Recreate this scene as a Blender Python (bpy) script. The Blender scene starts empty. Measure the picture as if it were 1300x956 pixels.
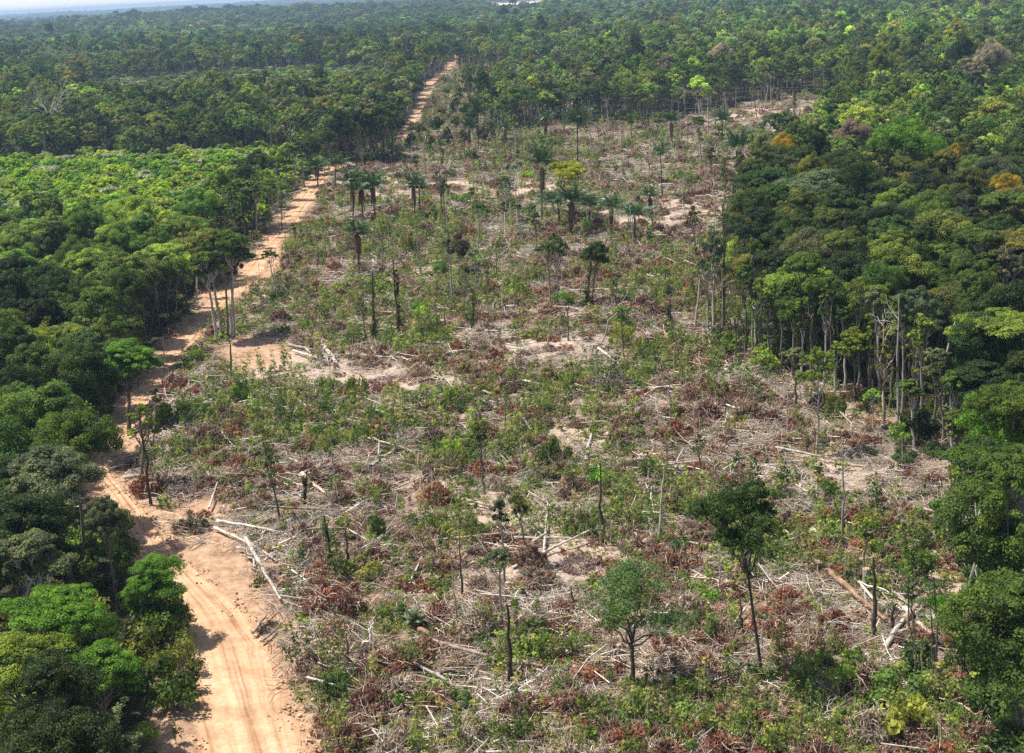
import bpy, math, random
import numpy as np
from mathutils import Vector, Matrix

# ------------------------------------------------------------------ basics
SC = bpy.context.scene
COL = SC.collection
PI = math.pi
F, CX, CY, CAMH = 1805.0, 650.0, 433.5, 60.0
PITCH, ROLL = math.radians(14.05), math.radians(3.15)
cp, sp, cr, sr = math.cos(PITCH), math.sin(PITCH), math.cos(ROLL), math.sin(ROLL)
FW = np.array([0, cp, -sp]); R0 = np.array([1.0, 0, 0]); U0 = np.array([0, sp, cp])
RT = R0 * cr - U0 * sr
UP = U0 * cr + R0 * sr
CAM = np.array([0, 0, CAMH])


def hh(x, y):
    """height of the land"""
    x = np.asarray(x, float); y = np.asarray(y, float)
    near = 0.7 * np.sin(x / 23 + 1) * np.sin(y / 31) + 0.35 * np.sin(x / 11 + y / 17)
    d = np.sqrt(x * x + y * y)
    far = np.clip((d - 900) / 2500, 0, 1)
    hill = 9 * np.sin(x / 610 + 0.6) * np.sin(y / 830 + 1.0) + 6 * np.sin(x / 270 + y / 390) + 10 * np.sin(y / 1500 + x / 2100)
    return near + far * hill


def proj(P):
    P = np.atleast_2d(P).astype(float) - CAM
    z = P @ FW
    z = np.where(z < 1, 1, z)
    return CX + F * (P @ RT) / z, CY - F * (P @ UP) / z


def ray(px, py):
    d = FW + RT * ((px - CX) / F) + UP * ((CY - py) / F)
    return d


def ground(px, py):
    d = ray(px, py)
    z = 0.0
    for _ in range(12):
        t = (z - CAMH) / d[2]
        P = CAM + d * t
        z = float(hh(P[0], P[1]))
    P[2] = z
    return P


def at_depth(px, py, y):
    """the point of the pixel's ray that lies at the distance y"""
    d = ray(px, py)
    return CAM + d * (y / d[1])


def vnoise(x, y, s, seed=0):
    x = np.asarray(x, float) / s + 1000.3; y = np.asarray(y, float) / s + 1000.7
    xi = np.floor(x).astype(np.int64); yi = np.floor(y).astype(np.int64)
    fx = x - xi; fy = y - yi
    fx = fx * fx * (3 - 2 * fx); fy = fy * fy * (3 - 2 * fy)

    def hsh(a, b):
        n = (a * 374761393 + b * 668265263 + seed * 974634777) & 0x7fffffff
        n = ((n ^ (n >> 13)) * 1274126177) & 0x7fffffff
        n = (n ^ (n >> 16)) & 0xffff
        return n / 65535.0
    return (hsh(xi, yi) * (1 - fx) + hsh(xi + 1, yi) * fx) * (1 - fy) + (hsh(xi, yi + 1) * (1 - fx) + hsh(xi + 1, yi + 1) * fx) * fy


def inpoly(px, py, poly):
    px = np.asarray(px, float); py = np.asarray(py, float)
    ins = np.zeros(px.shape, bool)
    n = len(poly)
    for i in range(n):
        x1, y1 = poly[i]; x2, y2 = poly[(i + 1) % n]
        c = ((y1 > py) != (y2 > py)) & (px < (x2 - x1) * (py - y1) / (y2 - y1 + 1e-9) + x1)
        ins ^= c
    return ins


# ------------------------------------------------------------------ mesh builder
class MB:
    def __init__(s):
        s.v = []; s.n = 0; s.f = []; s.lv = []

    def add(s, v, f, mat=0, lv=0.5, smooth=False):
        v = np.asarray(v, float).reshape(-1, 3); f = np.asarray(f, np.int64)
        if len(v) == 0 or len(f) == 0:
            return
        s.v.append(v); s.f.append((f + s.n, mat, smooth))
        s.lv.append(np.broadcast_to(np.asarray(lv, float), (len(v),)) if np.ndim(lv) else np.full(len(v), float(lv)))
        s.n += len(v)

    def merge(s, o, mat=None):
        for f, m, sm in o.f:
            s.f.append((f + s.n, m if mat is None else mat, sm))
        s.v += o.v; s.lv += o.lv; s.n += o.n

    def mesh(s, name, mats):
        me = bpy.data.meshes.new(name)
        V = np.concatenate(s.v) if s.v else np.zeros((0, 3))
        me.vertices.add(len(V)); me.vertices.foreach_set('co', V.ravel())
        loops = []; starts = []; mi = []; sm = []; k = 0
        for f, m, smooth in s.f:
            c, w = f.shape
            loops.append(f.ravel()); starts.append(k + np.arange(c) * w); k += c * w
            mi.append(np.full(c, m)); sm.append(np.full(c, smooth))
        loops = np.concatenate(loops); starts = np.concatenate(starts)
        me.loops.add(len(loops)); me.loops.foreach_set('vertex_index', loops.astype(np.int32))
        me.polygons.add(len(starts)); me.polygons.foreach_set('loop_start', starts.astype(np.int32))
        me.polygons.foreach_set('material_index', np.concatenate(mi).astype(np.int32))
        me.polygons.foreach_set('use_smooth', np.concatenate(sm).astype(bool))
        a = me.attributes.new('lv', 'FLOAT', 'POINT'); a.data.foreach_set('value', np.concatenate(s.lv).astype(np.float32))
        for m in mats:
            me.materials.append(m)
        me.update(calc_edges=True)
        return me


def tube(mb, path, rad, sides=6, mat=0, lv=0.5, cap=False):
    path = np.asarray(path, float); n = len(path)
    rad = np.broadcast_to(np.asarray(rad, float), (n,))
    tan = np.gradient(path, axis=0)
    tan /= np.linalg.norm(tan, axis=1, keepdims=True) + 1e-9
    ref = np.array([0.31, 0.95, 0.05]) if abs(tan[0][2]) > 0.5 else np.array([0.05, 0.1, 1.0])
    a = np.cross(tan, ref); a /= np.linalg.norm(a, axis=1, keepdims=True) + 1e-9
    b = np.cross(tan, a)
    th = np.arange(sides) * 2 * PI / sides
    ring = a[:, None, :] * np.cos(th)[None, :, None] + b[:, None, :] * np.sin(th)[None, :, None]
    V = path[:, None, :] + ring * rad[:, None, None]
    i = np.arange(n - 1)[:, None] * sides; j = np.arange(sides)[None, :]; j2 = (j + 1) % sides
    f = np.stack([i + j, i + j2, i + sides + j2, i + sides + j], -1).reshape(-1, 4)
    mb.add(V.reshape(-1, 3), f, mat, lv, True)
    if cap:
        for k in (0, n - 1):
            mb.add(V[k], np.arange(sides)[None, :], cap if cap is not True else mat, 0.9, False)


def curve(p0, p1, rng, wob=0.06, n=5, sag=0.0):
    p0 = np.asarray(p0, float); p1 = np.asarray(p1, float)
    t = np.linspace(0, 1, n)[:, None]
    L = np.linalg.norm(p1 - p0)
    w = rng.normal(0, wob * L, (n, 3)) * np.sin(t * PI)
    return p0 + (p1 - p0) * t + w + np.array([0, 0, sag * L]) * np.sin(t * PI)


def unit(v):
    return v / (np.linalg.norm(v, axis=-1, keepdims=True) + 1e-9)


def leaves(mb, cent, rad, n, size, rng, flat=0.75, asp=0.6, up=0.35, mat=0, hollow=0.55, shade=None):
    """n leaves over every clump"""
    cent = np.asarray(cent, float); k = len(cent)
    rad = np.broadcast_to(np.asarray(rad, float), (k,))
    d = unit(rng.normal(0, 1, (k, n, 3))); d[..., 2] = d[..., 2] * 0.85 + 0.2; d = unit(d)
    rr = rad[:, None, None] * (hollow + (1 - hollow) * rng.random((k, n, 1)) ** 0.6) * rng.uniform(0.8, 1.15, (k, n, 1))
    pos = (cent[:, None, :] + d * rr * np.array([1, 1, flat])).reshape(-1, 3)
    nor = unit(d * 0.9 + rng.normal(0, 0.45, d.shape) + np.array([0, 0, up])).reshape(-1, 3)
    t = unit(np.cross(nor, rng.normal(0, 1, nor.shape)))
    b = np.cross(nor, t)
    s = size * rng.uniform(0.65, 1.35, (len(pos), 1))
    V = np.stack([pos - t * s * .5, pos + b * s * asp * .5 - t * s * .08, pos + t * s * .5, pos - b * s * asp * .5 - t * s * .08], 1)
    m = len(pos)
    lvc = rng.random(k)[:, None] * 0.6 + rng.random((k, n)) * 0.4
    if shade is not None:
        lvc = lvc * 0.6 + np.asarray(shade)[:, None] * 0.4
    mb.add(V.reshape(-1, 3), np.arange(m * 4).reshape(m, 4), mat, np.repeat(lvc.ravel(), 4))


# ------------------------------------------------------------------ materials
def newmat(name):
    m = bpy.data.materials.new(name); m.use_nodes = True
    nt = m.node_tree; nt.nodes.clear()
    return m, nt, nt.nodes, nt.links


def rgb(c):
    return (c[0], c[1], c[2], 1)


def mixc(nt, fac, a, b, mode='MIX'):
    n = nt.nodes.new('ShaderNodeMix'); n.data_type = 'RGBA'; n.blend_type = mode
    for sock, v in ((n.inputs[0], fac), (n.inputs[6], a), (n.inputs[7], b)):
        if hasattr(v, 'is_linked') or isinstance(v, bpy.types.NodeSocket):
            nt.links.new(v, sock)
        elif isinstance(v, (int, float)):
            sock.default_value = v
        else:
            sock.default_value = rgb(v)
    return n.outputs[2]


def noise(nt, scale, detail=3, vec=None, rough=0.55, dist=0.0):
    n = nt.nodes.new('ShaderNodeTexNoise'); n.inputs['Scale'].default_value = scale
    n.inputs['Detail'].default_value = detail; n.inputs['Roughness'].default_value = rough
    n.inputs['Distortion'].default_value = dist
    if vec is not None:
        nt.links.new(vec, n.inputs['Vector'])
    return n.outputs['Fac']


def ramp(nt, fac, stops):
    n = nt.nodes.new('ShaderNodeValToRGB'); e = n.color_ramp.elements
    while len(e) < len(stops):
        e.new(0.5)
    for i, (p, c) in enumerate(stops):
        e[i].position = p; e[i].color = rgb(c) if not isinstance(c, (int, float)) else (c, c, c, 1)
    nt.links.new(fac, n.inputs[0])
    return n.outputs[0]


def attr(nt, name, typ='GEOMETRY', out='Fac'):
    n = nt.nodes.new('ShaderNodeAttribute'); n.attribute_name = name; n.attribute_type = typ
    return n.outputs[out]


def finish(nt, bsdf):
    o = nt.nodes.new('ShaderNodeOutputMaterial'); nt.links.new(bsdf, o.inputs['Surface'])


def leaf_material(name, trans=0.36, gloss=0.2, rough=0.55, tcol=(1.5, 1.5, 0.6), ycol=(1.5, 1.12, 0.55)):
    m, nt, N, L = newmat(name)
    tint = attr(nt, 'tint', 'INSTANCER', 'Color')
    lv = attr(nt, 'lv')
    v = ramp(nt, lv, [(0.0, 0.55), (0.5, 1.0), (1.0, 1.6)])
    c = mixc(nt, 1.0, tint, v, 'MULTIPLY')
    yel = mixc(nt, 1.0, c, ycol, 'MULTIPLY')
    lv2 = ramp(nt, lv, [(0.45, 0.0), (1.0, 0.75)])
    c = mixc(nt, lv2, c, yel)
    p = N.new('ShaderNodeBsdfPrincipled'); L.new(c, p.inputs['Base Color'])
    p.inputs['Roughness'].default_value = rough; p.inputs['Specular IOR Level'].default_value = gloss
    t = N.new('ShaderNodeBsdfTranslucent')
    ct = mixc(nt, 1.0, c, tcol, 'MULTIPLY'); L.new(ct, t.inputs['Color'])
    mx = N.new('ShaderNodeMixShader'); mx.inputs[0].default_value = trans
    L.new(p.outputs[0], mx.inputs[1]); L.new(t.outputs[0], mx.inputs[2])
    finish(nt, mx.outputs[0])
    return m


def wood_material(name, c1, c2, c3, scale=3.0):
    """bark or bare wood: three tones in streaks; each piece a little different"""
    m, nt, N, L = newmat(name)
    tc = N.new('ShaderNodeTexCoord')
    mp = N.new('ShaderNodeMapping'); mp.inputs['Scale'].default_value = (1, 1, 0.35); L.new(tc.outputs['Object'], mp.inputs[0])
    n1 = noise(nt, scale, 5, mp.outputs[0], 0.65, 0.6)
    n2 = noise(nt, scale * 6, 3, mp.outputs[0])
    c = ramp(nt, n1, [(0.3, c1), (0.5, c2), (0.68, c3)])
    d = ramp(nt, n2, [(0.3, 0.65), (0.7, 1.25)])
    c = mixc(nt, 1.0, c, d, 'MULTIPLY')
    lv = ramp(nt, attr(nt, 'lv'), [(0, 0.45), (1, 1.65)])
    c = mixc(nt, 1.0, c, lv, 'MULTIPLY')
    oi = N.new('ShaderNodeObjectInfo')
    r = ramp(nt, oi.outputs['Random'], [(0, 0.7), (1, 1.25)])
    c = mixc(nt, 1.0, c, r, 'MULTIPLY')
    p = N.new('ShaderNodeBsdfPrincipled'); L.new(c, p.inputs['Base Color']); p.inputs['Roughness'].default_value = 0.8
    p.inputs['Specular IOR Level'].default_value = 0.25
    b = N.new('ShaderNodeBump'); b.inputs['Strength'].default_value = 0.5; b.inputs['Distance'].default_value = 0.03
    L.new(n2, b.inputs['Height']); L.new(b.outputs[0], p.inputs['Normal'])
    finish(nt, p.outputs[0])
    return m


M = {
    'leaf': leaf_material('leaf'),
    'palm_leaf': leaf_material('palm_leaf', 0.15, 0.5, 0.4),
    'dry_leaf': leaf_material('dry_leaf', 0.12, 0.2, 0.7, (1.2, 1.0, 0.8), (1.25, 1.15, 1.05)),
    'bark': wood_material('bark', (0.07, 0.055, 0.04), (0.17, 0.14, 0.11), (0.3, 0.27, 0.23)),
    'pale_bark': wood_material('pale_bark', (0.22, 0.19, 0.15), (0.42, 0.38, 0.33), (0.6, 0.57, 0.52)),
    'dark_bark': wood_material('dark_bark', (0.03, 0.024, 0.018), (0.08, 0.06, 0.045), (0.15, 0.12, 0.1)),
    'white_wood': wood_material('white_wood', (0.24, 0.2, 0.16), (0.52, 0.47, 0.41), (0.74, 0.70, 0.64)),
    'tan_wood': wood_material('tan_wood', (0.24, 0.17, 0.12), (0.44, 0.34, 0.26), (0.6, 0.5, 0.4)),
    'red_wood': wood_material('red_wood', (0.17, 0.09, 0.05), (0.31, 0.19, 0.12), (0.45, 0.32, 0.22)),
    'cut_wood': wood_material('cut_wood', (0.3, 0.2, 0.13), (0.45, 0.33, 0.23), (0.58, 0.46, 0.34)),
    'clod': wood_material('clod', (0.26, 0.15, 0.09), (0.42, 0.27, 0.17), (0.55, 0.38, 0.26)),
    'twig': wood_material('twig', (0.25, 0.18, 0.13), (0.49, 0.39, 0.30), (0.74, 0.63, 0.51)),
}

# ------------------------------------------------------------------ prototype shapes
def grow(mb, p, d, L, r, depth, rng, spread=0.6, sides=5, up=0.0, kids=3, mat=0):
    q = p + d * L
    path = curve(p, q, rng, 0.07, 4)
    tube(mb, path, np.linspace(r, r * 0.6, 4), sides, mat, rng.uniform(0.3, 0.8))
    tips = [q]
    if depth > 0:
        for i in range(kids):
            t = rng.uniform(0.45, 1.0) if i else 1.0
            nd = unit(d + rng.normal(0, spread, 3) + np.array([0, 0, up]))
            tips += grow(mb, path[0] + (path[-1] - path[0]) * t, nd, L * rng.uniform(0.5, 0.8), r * 0.55, depth - 1, rng, spread, max(3, sides - 1), up, kids, mat)
    return tips


def tree_proto(seed, H, R, style, detail=1.0, leaf=0.42):
    """returns trunk builder, crown builder; H height, R crown radius"""
    rng = np.random.default_rng(seed)
    T, C = MB(), MB()
    if style == 'dome':
        nl, zlo, zhi, lr, fl = 9, 0.60, 0.84, 0.46, 0.75
    elif style == 'tall_dome':
        nl, zlo, zhi, lr, fl = 10, 0.42, 0.86, 0.48, 0.85
    elif style == 'umbrella':
        nl, zlo, zhi, lr, fl = 11, 0.84, 0.93, 0.34, 0.42
    elif style == 'airy':
        nl, zlo, zhi, lr, fl = 8, 0.62, 0.9, 0.32, 0.7
    elif style == 'slim':
        nl, zlo, zhi, lr, fl = 6, 0.72, 0.93, 0.55, 0.8
    elif style == 'bush':
        nl, zlo, zhi, lr, fl = 7, 0.25, 0.7, 0.5, 0.8
    elif style == 'cap':
        nl, zlo, zhi, lr, fl = 13, 0.76, 0.90, 0.38, 0.6
    elif style == 'layered':
        nl, zlo, zhi, lr, fl = 12, 0.6, 0.9, 0.42, 0.6
    lean = rng.normal(0, 0.02 * H, 2)
    zf = zlo * 0.78 * H
    fork = np.array([lean[0], lean[1], zf])
    r0 = (0.016 * H + 0.03) * (0.62 if style == 'cap' else 1.0)
    if style == 'bush':
        r0 *= 0.6
    tube(T, curve((0, 0, -0.4), fork, rng, 0.012, 6), np.linspace(r0, r0 * 0.62, 6) * np.array([1.25, 1, 1, 1, 1, 1]), 8, 0, 0.5)
    lobes = []
    for i in range(nl):
        a = i * 2.4 + rng.uniform(-0.4, 0.4)
        q = math.sqrt((i + 0.3) / nl)
        rr = R * q * rng.uniform(0.55, 0.78)
        # outer lobes hang lower: a crown, not a ball
        z = H * (zhi - (zhi - zlo) * q ** 1.7 * rng.uniform(0.7, 1.15))
        if style in ('tall_dome', 'slim'):
            z = H * (zlo + (zhi - zlo) * rng.random() ** 0.8) if i else H * zhi
            rr *= 1.15 - 0.6 * abs((z / H - zlo) / (zhi - zlo) - 0.45)
        if style in ('umbrella',):
            rr = R * q * 0.8; z = H * (zhi - 0.10 * q * q + rng.uniform(-0.03, 0.03))
        if style == 'cap':
            rr *= rng.uniform(.9, 1.35); z += H * rng.uniform(-.05, .04)
        lobes.append((np.array([rr * math.cos(a) + lean[0], rr * math.sin(a) + lean[1], z]), R * lr * (rng.uniform(0.75, 1.2) if style != 'cap' else rng.uniform(.5, 1.25))))
    for c, lrad in lobes:
        base = fork * np.array([1, 1, rng.uniform(0.82, 1.15)])
        base[2] = min(base[2], c[2] - 0.3)
        pth = curve(base, c - np.array([0, 0, lrad * 0.25]), rng, 0.06, 5, -0.05 if style != 'umbrella' else -0.12)
        tube(T, pth, np.linspace(r0 * 0.42, r0 * 0.14, 5), 5, 0, 0.6)
        k = int((13 if style != 'airy' else 7) * detail ** 0.5)
        k = max(5, k)
        dd = unit(rng.normal(0, 1, (k, 3))); dd[:, 2] = np.abs(dd[:, 2]) * 1.0 - 0.18
        dd = unit(dd)
        cc = c + dd * lrad * rng.uniform(0.6, 1.0, (k, 1)) * np.array([1, 1, fl])
        for j in range(0, k, 3):
            tube(T, curve(pth[3], cc[j], rng, 0.08, 3), np.linspace(r0 * 0.13, r0 * 0.05, 3), 3, 0, 0.7)
        cr_ = lrad * rng.uniform(0.26, 0.46, k)
        if style in ('umbrella', 'layered'):
            nn, flt = int(85 * detail), (0.45 if style == 'umbrella' else 0.6)
        elif style == 'airy':
            nn, flt = int(60 * detail), 0.7
        else:
            nn, flt = int(95 * detail), 0.7
        leaves(C, cc, cr_, nn, leaf, rng, flt, 0.62, 0.4)
    return T, C


def palm_proto(seed, H, Lf, nf=18, skirt=True, leafw=0.16, young=0.0):
    rng = np.random.default_rng(seed)
    T, C, S = MB(), MB(), MB()
    top = np.array([rng.normal(0, 0.015 * H), rng.normal(0, 0.015 * H), H - Lf * 0.45])
    tube(T, curve((0, 0, -0.4), top, rng, 0.008, 6), np.linspace(0.2, 0.15, 6) * np.array([1.4, 1, 1, 1, 1, 1.2]), 8, 0, 0.5)
    for i in range(nf):
        a = i * 2.4 + rng.uniform(-.2, .2)
        q = i / nf
        e0 = math.radians(82 - 62 * q + rng.uniform(-8, 8) + young)
        bend = rng.uniform(0.9, 1.5) * (0.7 + 0.5 * q)
        n = 14; pts = [top.copy()]; e = e0; L = Lf * rng.uniform(0.85, 1.1)
        for k in range(n):
            pts.append(pts[-1] + (L / n) * np.array([math.cos(e) * math.cos(a), math.cos(e) * math.sin(a), math.sin(e)]))
            e -= bend / n * (0.4 + 1.6 * k / n)
        pts = np.array(pts)
        tube(C, pts[::2], np.linspace(0.045, 0.012, len(pts[::2])), 3, 0, 0.8)
        m = 26
        tt = np.linspace(0.12, 1.0, m)
        ip = np.stack([np.interp(tt * n, np.arange(n + 1), pts[:, c]) for c in range(3)], -1)
        tg = unit(np.gradient(ip, axis=0))
        side = unit(np.cross(tg, [0, 0, 1.0]))
        ll = (0.24 * Lf * np.sin(np.clip(tt * 0.9 + 0.12, 0, 1) * PI) ** 0.6 + 0.1)[:, None]
        for sgn in (-1, 1):
            dr = unit(side * sgn * 0.85 + tg * 0.5 + np.array([0, 0, -0.35]) + rng.normal(0, 0.12, tg.shape))
            w = tg * leafw * 0.5
            e_ = ip + dr * ll + np.array([0, 0, -0.12]) * ll
            mid = ip + dr * ll * 0.5
            V = np.stack([ip, mid - w, e_, mid + w], 1)
            C.add(V.reshape(-1, 3), np.arange(m * 4).reshape(m, 4), 0, np.repeat(rng.uniform(0.1, 0.8) * 0.6 + rng.random(m) * 0.4, 4))
    if skirt:
        k = 60
        a = rng.random(k) * 2 * PI; zz = top[2] - rng.random(k) ** 1.5 * H * 0.2
        p = np.stack([top[0] + 0.2 * np.cos(a), top[1] + 0.2 * np.sin(a), zz], -1)
        o = np.stack([np.cos(a), np.sin(a), 0 * a], -1)
        L = rng.uniform(1.2, 2.6, (k, 1)) * Lf / 3
        tg = np.stack([-np.sin(a), np.cos(a), 0 * a], -1) * 0.22
        m1 = p + o * 0.45 + np.array([0, 0, -0.25]) * L
        e_ = p + o * 0.5 + np.array([0, 0, -1.0]) * L
        V = np.stack([p, m1 - tg, e_, m1 + tg], 1)
        S.add(V.reshape(-1, 3), np.arange(k * 4).reshape(k, 4), 0, np.repeat(rng.random(k), 4))
    return T, C, S


def cecropia_proto(seed, H, R):
    rng = np.random.default_rng(seed)
    T, C = MB(), MB()
    tube(T, curve((0, 0, -0.4), (0, 0, H * 0.6), rng, 0.012, 6), np.linspace(0.17, 0.12, 6), 7, 0, 0.6)
    tips = []
    for i in range(9):
        a = i * 2.4; q = rng.uniform(0.45, 1)
        e = np.array([math.cos(a) * R * q, math.sin(a) * R * q, H * (0.97 - 0.13 * q)])
        p0 = np.array([0, 0, H * rng.uniform(0.5, 0.6)])
        tube(T, curve(p0, e, rng, 0.04, 6, -0.14), np.linspace(0.08, 0.05, 6), 5, 0, 0.9)
        tips.append(e)
    leaves(C, np.array(tips), 0.85, 26, 0.95, rng, 0.4, 0.6, 0.9, 0, 0.4)
    return T, C


def vine_column(seed, H, r):
    rng = np.random.default_rng(seed)
    T, C = MB(), MB()
    tube(T, curve((0, 0, -0.3), (rng.normal(0, .2), rng.normal(0, .2), H), rng, 0.01, 6), np.linspace(0.2, 0.12, 6), 7)
    k = int(H * 5)
    z = rng.random(k) ** 1.3 * H * 0.86
    w = r * (0.55 + 0.45 * np.sin(z * 1.9 + seed)) * (1.35 - 0.7 * z / H) * rng.uniform(.5, 1.4, k)
    a = rng.random(k) * 2 * PI
    cc = np.stack([np.cos(a) * w * 0.5, np.sin(a) * w * 0.5, z], -1)
    leaves(C, cc, w * 0.7 + 0.12, 26, 0.28, rng, 1.4, 0.55, 0.0)
    return T, C


def shrub_proto(seed, R, Hs, n=14, leaf=0.3, dens=60):
    rng = np.random.default_rng(seed)
    T, C = MB(), MB()
    a = rng.random(n) * 2 * PI; q = np.sqrt(rng.random(n)) * R * 0.75
    cc = np.stack([np.cos(a) * q, np.sin(a) * q, Hs * (0.75 - 0.45 * (q / R) ** 2) * rng.uniform(0.6, 1.25, n)], -1)
    for c in cc[:7]:
        tube(T, curve((c[0] * .15, c[1] * .15, -0.1), c, rng, 0.06, 4), np.linspace(0.045, 0.02, 4), 4, 0, 0.6)
    leaves(C, cc, R * rng.uniform(0.22, 0.42, n), dens, leaf, rng, 0.8, 0.55, 0.3, 0, 0.3)
    return T, C


def brush_proto(seed, R, Hs):
    """a dead pile: twigs and dried leaves"""
    rng = np.random.default_rng(seed)
    T, C = MB(), MB()
    for i in range(90):
        a = rng.random() * 2 * PI; q = math.sqrt(rng.random()) * R * 0.8
        h = Hs * (1 - (q / R) ** 2) * rng.random()
        p = np.array([q * math.cos(a), q * math.sin(a), h])
        d = unit(np.array([math.cos(a) * 0.7, math.sin(a) * 0.7, 0.25]) + rng.normal(0, 0.5, 3))
        L = rng.uniform(0.7, 2.0)
        pth = curve(p - d * L * 0.4, p + d * L * 0.6, rng, 0.08, 4)
        pth[:, 2] = np.maximum(pth[:, 2], 0.02)
        tube(T, pth, np.linspace(0.03, 0.012, 4), 3, 0, rng.random())
    n = 40
    a = rng.random(n) * 2 * PI; q = np.sqrt(rng.random(n)) * R * 0.85
    cc = np.stack([np.cos(a) * q, np.sin(a) * q, Hs * 0.8 * (1 - (q / R) ** 2) * rng.uniform(0.3, 1.0, n) + 0.1], -1)
    leaves(C, cc, R * rng.uniform(0.15, 0.3, n), 34, 0.3, rng, 0.6, 0.35, 0.1, 0, 0.1)
    return T, C


def log_proto(seed, L, r, mat, branches=0):
    rng = np.random.default_rng(seed)
    T, Bs = MB(), []
    n = 9
    pth = curve((-L / 2, 0, r), (L / 2, 0, r), rng, 0.007, n)
    pth[:, 2] = np.abs(pth[:, 2] - r) + r
    rad = np.linspace(r, r * 0.62, n) * rng.uniform(0.88, 1.12, n)
    tube(T, pth, rad, 8, 0, 0.5, cap=1)
    for k in range(3):
        i = rng.integers(1, n - 1); d = unit(np.array([0.5, rng.normal(), abs(rng.normal())]))
        tube(T, [pth[i], pth[i] + d * r * 2.4], [r * 0.3, r * 0.16], 5, 0, 0.6, cap=1)
    for k in range(branches):
        b = MB(); i = n - 1 - k % 4
        d = unit(np.array([1.0, rng.choice([-1, 1]) * rng.uniform(0.4, 0.9), rng.uniform(-0.02, 0.25)]))
        grow(b, pth[i], d, L * rng.uniform(0.16, 0.26), r * 0.42, 2, rng, 0.35, 5, 0.0, 2)
        Bs.append(b)
    return T, Bs


def skeleton_proto(seed, L, r, spread=0.45):
    """a bare fallen treetop lying on the ground, all limbs"""
    rng = np.random.default_rng(seed)
    T = MB()
    grow(T, np.array([-L * .45, 0, 0.2]), unit(np.array([1, 0, 0.06])), L * 0.42, r, 4, rng, spread, 6, -0.02, 3)
    T.v = [v.copy() for v in T.v]
    for v in T.v:
        v[:, 2] = np.where(v[:, 2] < 0, -v[:, 2] * 0.4, v[:, 2]) * 0.75
    return T


def snag_proto(seed, r, limbs, bend=0.012):
    """a bare standing trunk of height 10 with a splintered top and stub limbs"""
    rng = np.random.default_rng(seed)
    T = MB()
    n = 9
    pth = curve((0, 0, -0.3), (0, 0, 10), rng, bend, n)
    tube(T, pth, np.linspace(r * 1.25, r * 0.4, n) * rng.uniform(0.93, 1.07, n), 7, 0, 0.5)
    for k in range(4):
        a = rng.random() * 6.3
        o = np.array([math.cos(a), math.sin(a), 0]) * r * 0.3
        tube(T, [pth[-1] + o - np.array([0, 0, .1]), pth[-1] + o * 1.3 + np.array([0, 0, rng.uniform(.15, .5)])], [r * 0.3, r * 0.05], 4, 0, 0.9)
    for k in range(limbs):
        z = rng.uniform(0.45, 0.98) * 10
        p = np.array([np.interp(z, pth[:, 2], pth[:, c]) for c in range(3)])
        a = rng.random() * 6.3
        d = unit(np.array([math.cos(a), math.sin(a), rng.uniform(0.3, 1.1)]))
        grow(T, p, d, rng.uniform(0.7, 1.8), r * 0.35, 1 if limbs < 5 else 2, rng, 0.4, 4, 0.1, 2)
    return T


def stump_proto(seed, h, r):
    rng = np.random.default_rng(seed)
    T = MB()
    tube(T, [(0, 0, -.2), (0, 0, .1), (0, 0, h * .6), (0.03, 0, h)], np.array([1.6, 1.2, 1.0, 0.95]) * r, 9, 0, 0.5, cap=1)
    for k in range(7):
        a = k * 0.9
        o = np.array([math.cos(a), math.sin(a), 0]) * r * 0.75 + np.array([0.03, 0, 0])
        tube(T, [o + np.array([0, 0, h * .9]), o * 1.05 + np.array([0, 0, h + rng.uniform(0.1, 0.5) * (1 if k < 4 else .3)])], [r * 0.28, r * 0.05], 4, 1, 0.8)
    return T


def twig_patch(seed, R=1.7, n=26, rmax=0.035, lmax=2.6):
    rng = np.random.default_rng(seed)
    T = MB()
    for i in range(n):
        a = rng.random() * 6.3; q = math.sqrt(rng.random()) * R
        p = np.array([q * math.cos(a), q * math.sin(a), rng.uniform(0.03, 0.35)])
        b = rng.normal(0.4 * seed, 0.9)
        d = unit(np.array([math.cos(b), math.sin(b), rng.normal(0.05, 0.16)]))
        L = rng.uniform(0.5, 1.0) * lmax if lmax > 3 else rng.uniform(0.5, lmax)
        pth = curve(p - d * L / 2, p + d * L / 2, rng, 0.05, 4)
        pth[:, 2] = np.abs(pth[:, 2]) + 0.02
        r = rng.uniform(0.35, 1.0) ** 1.5 * rmax
        tube(T, pth, np.linspace(r, r * 0.5, 4), 3, 0, rng.random())
        if rng.random() < 0.35:
            dd = unit(d + rng.normal(0, 0.5, 3))
            e = pth[2] + dd * L * 0.35; e[2] = abs(e[2])
            tube(T, [pth[2], e], [r * 0.6, r * 0.25], 3, 0, rng.random())
    return T


def leaf_patch(seed, R=1.2, h=0.5, n=9, dens=34, leaf=0.28, flat=0.8, hollow=0.1):
    rng = np.random.default_rng(seed)
    C = MB()
    a = rng.random(n) * 6.3; q = np.sqrt(rng.random(n)) * R
    cc = np.stack([np.cos(a) * q, np.sin(a) * q, rng.uniform(0.1, 0.8, n) * h], -1)
    leaves(C, cc, rng.uniform(0.25, 0.5, n) * R * 0.8, dens, leaf, rng, flat, 0.5, 0.3, 0, hollow)
    for v in C.v:
        v[:, 2] = np.abs(v[:, 2])
    return C


# ------------------------------------------------------------------ object helpers
def put(name, me, parent=None, loc=(0, 0, 0), link=True):
    o = bpy.data.objects.new(name, me); o.location = loc
    if parent is not None:
        o.parent = parent
    if link:
        COL.objects.link(o)
    return o


THINGS = []   # (object, kind phrase, look, px, py, hand label)


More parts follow.
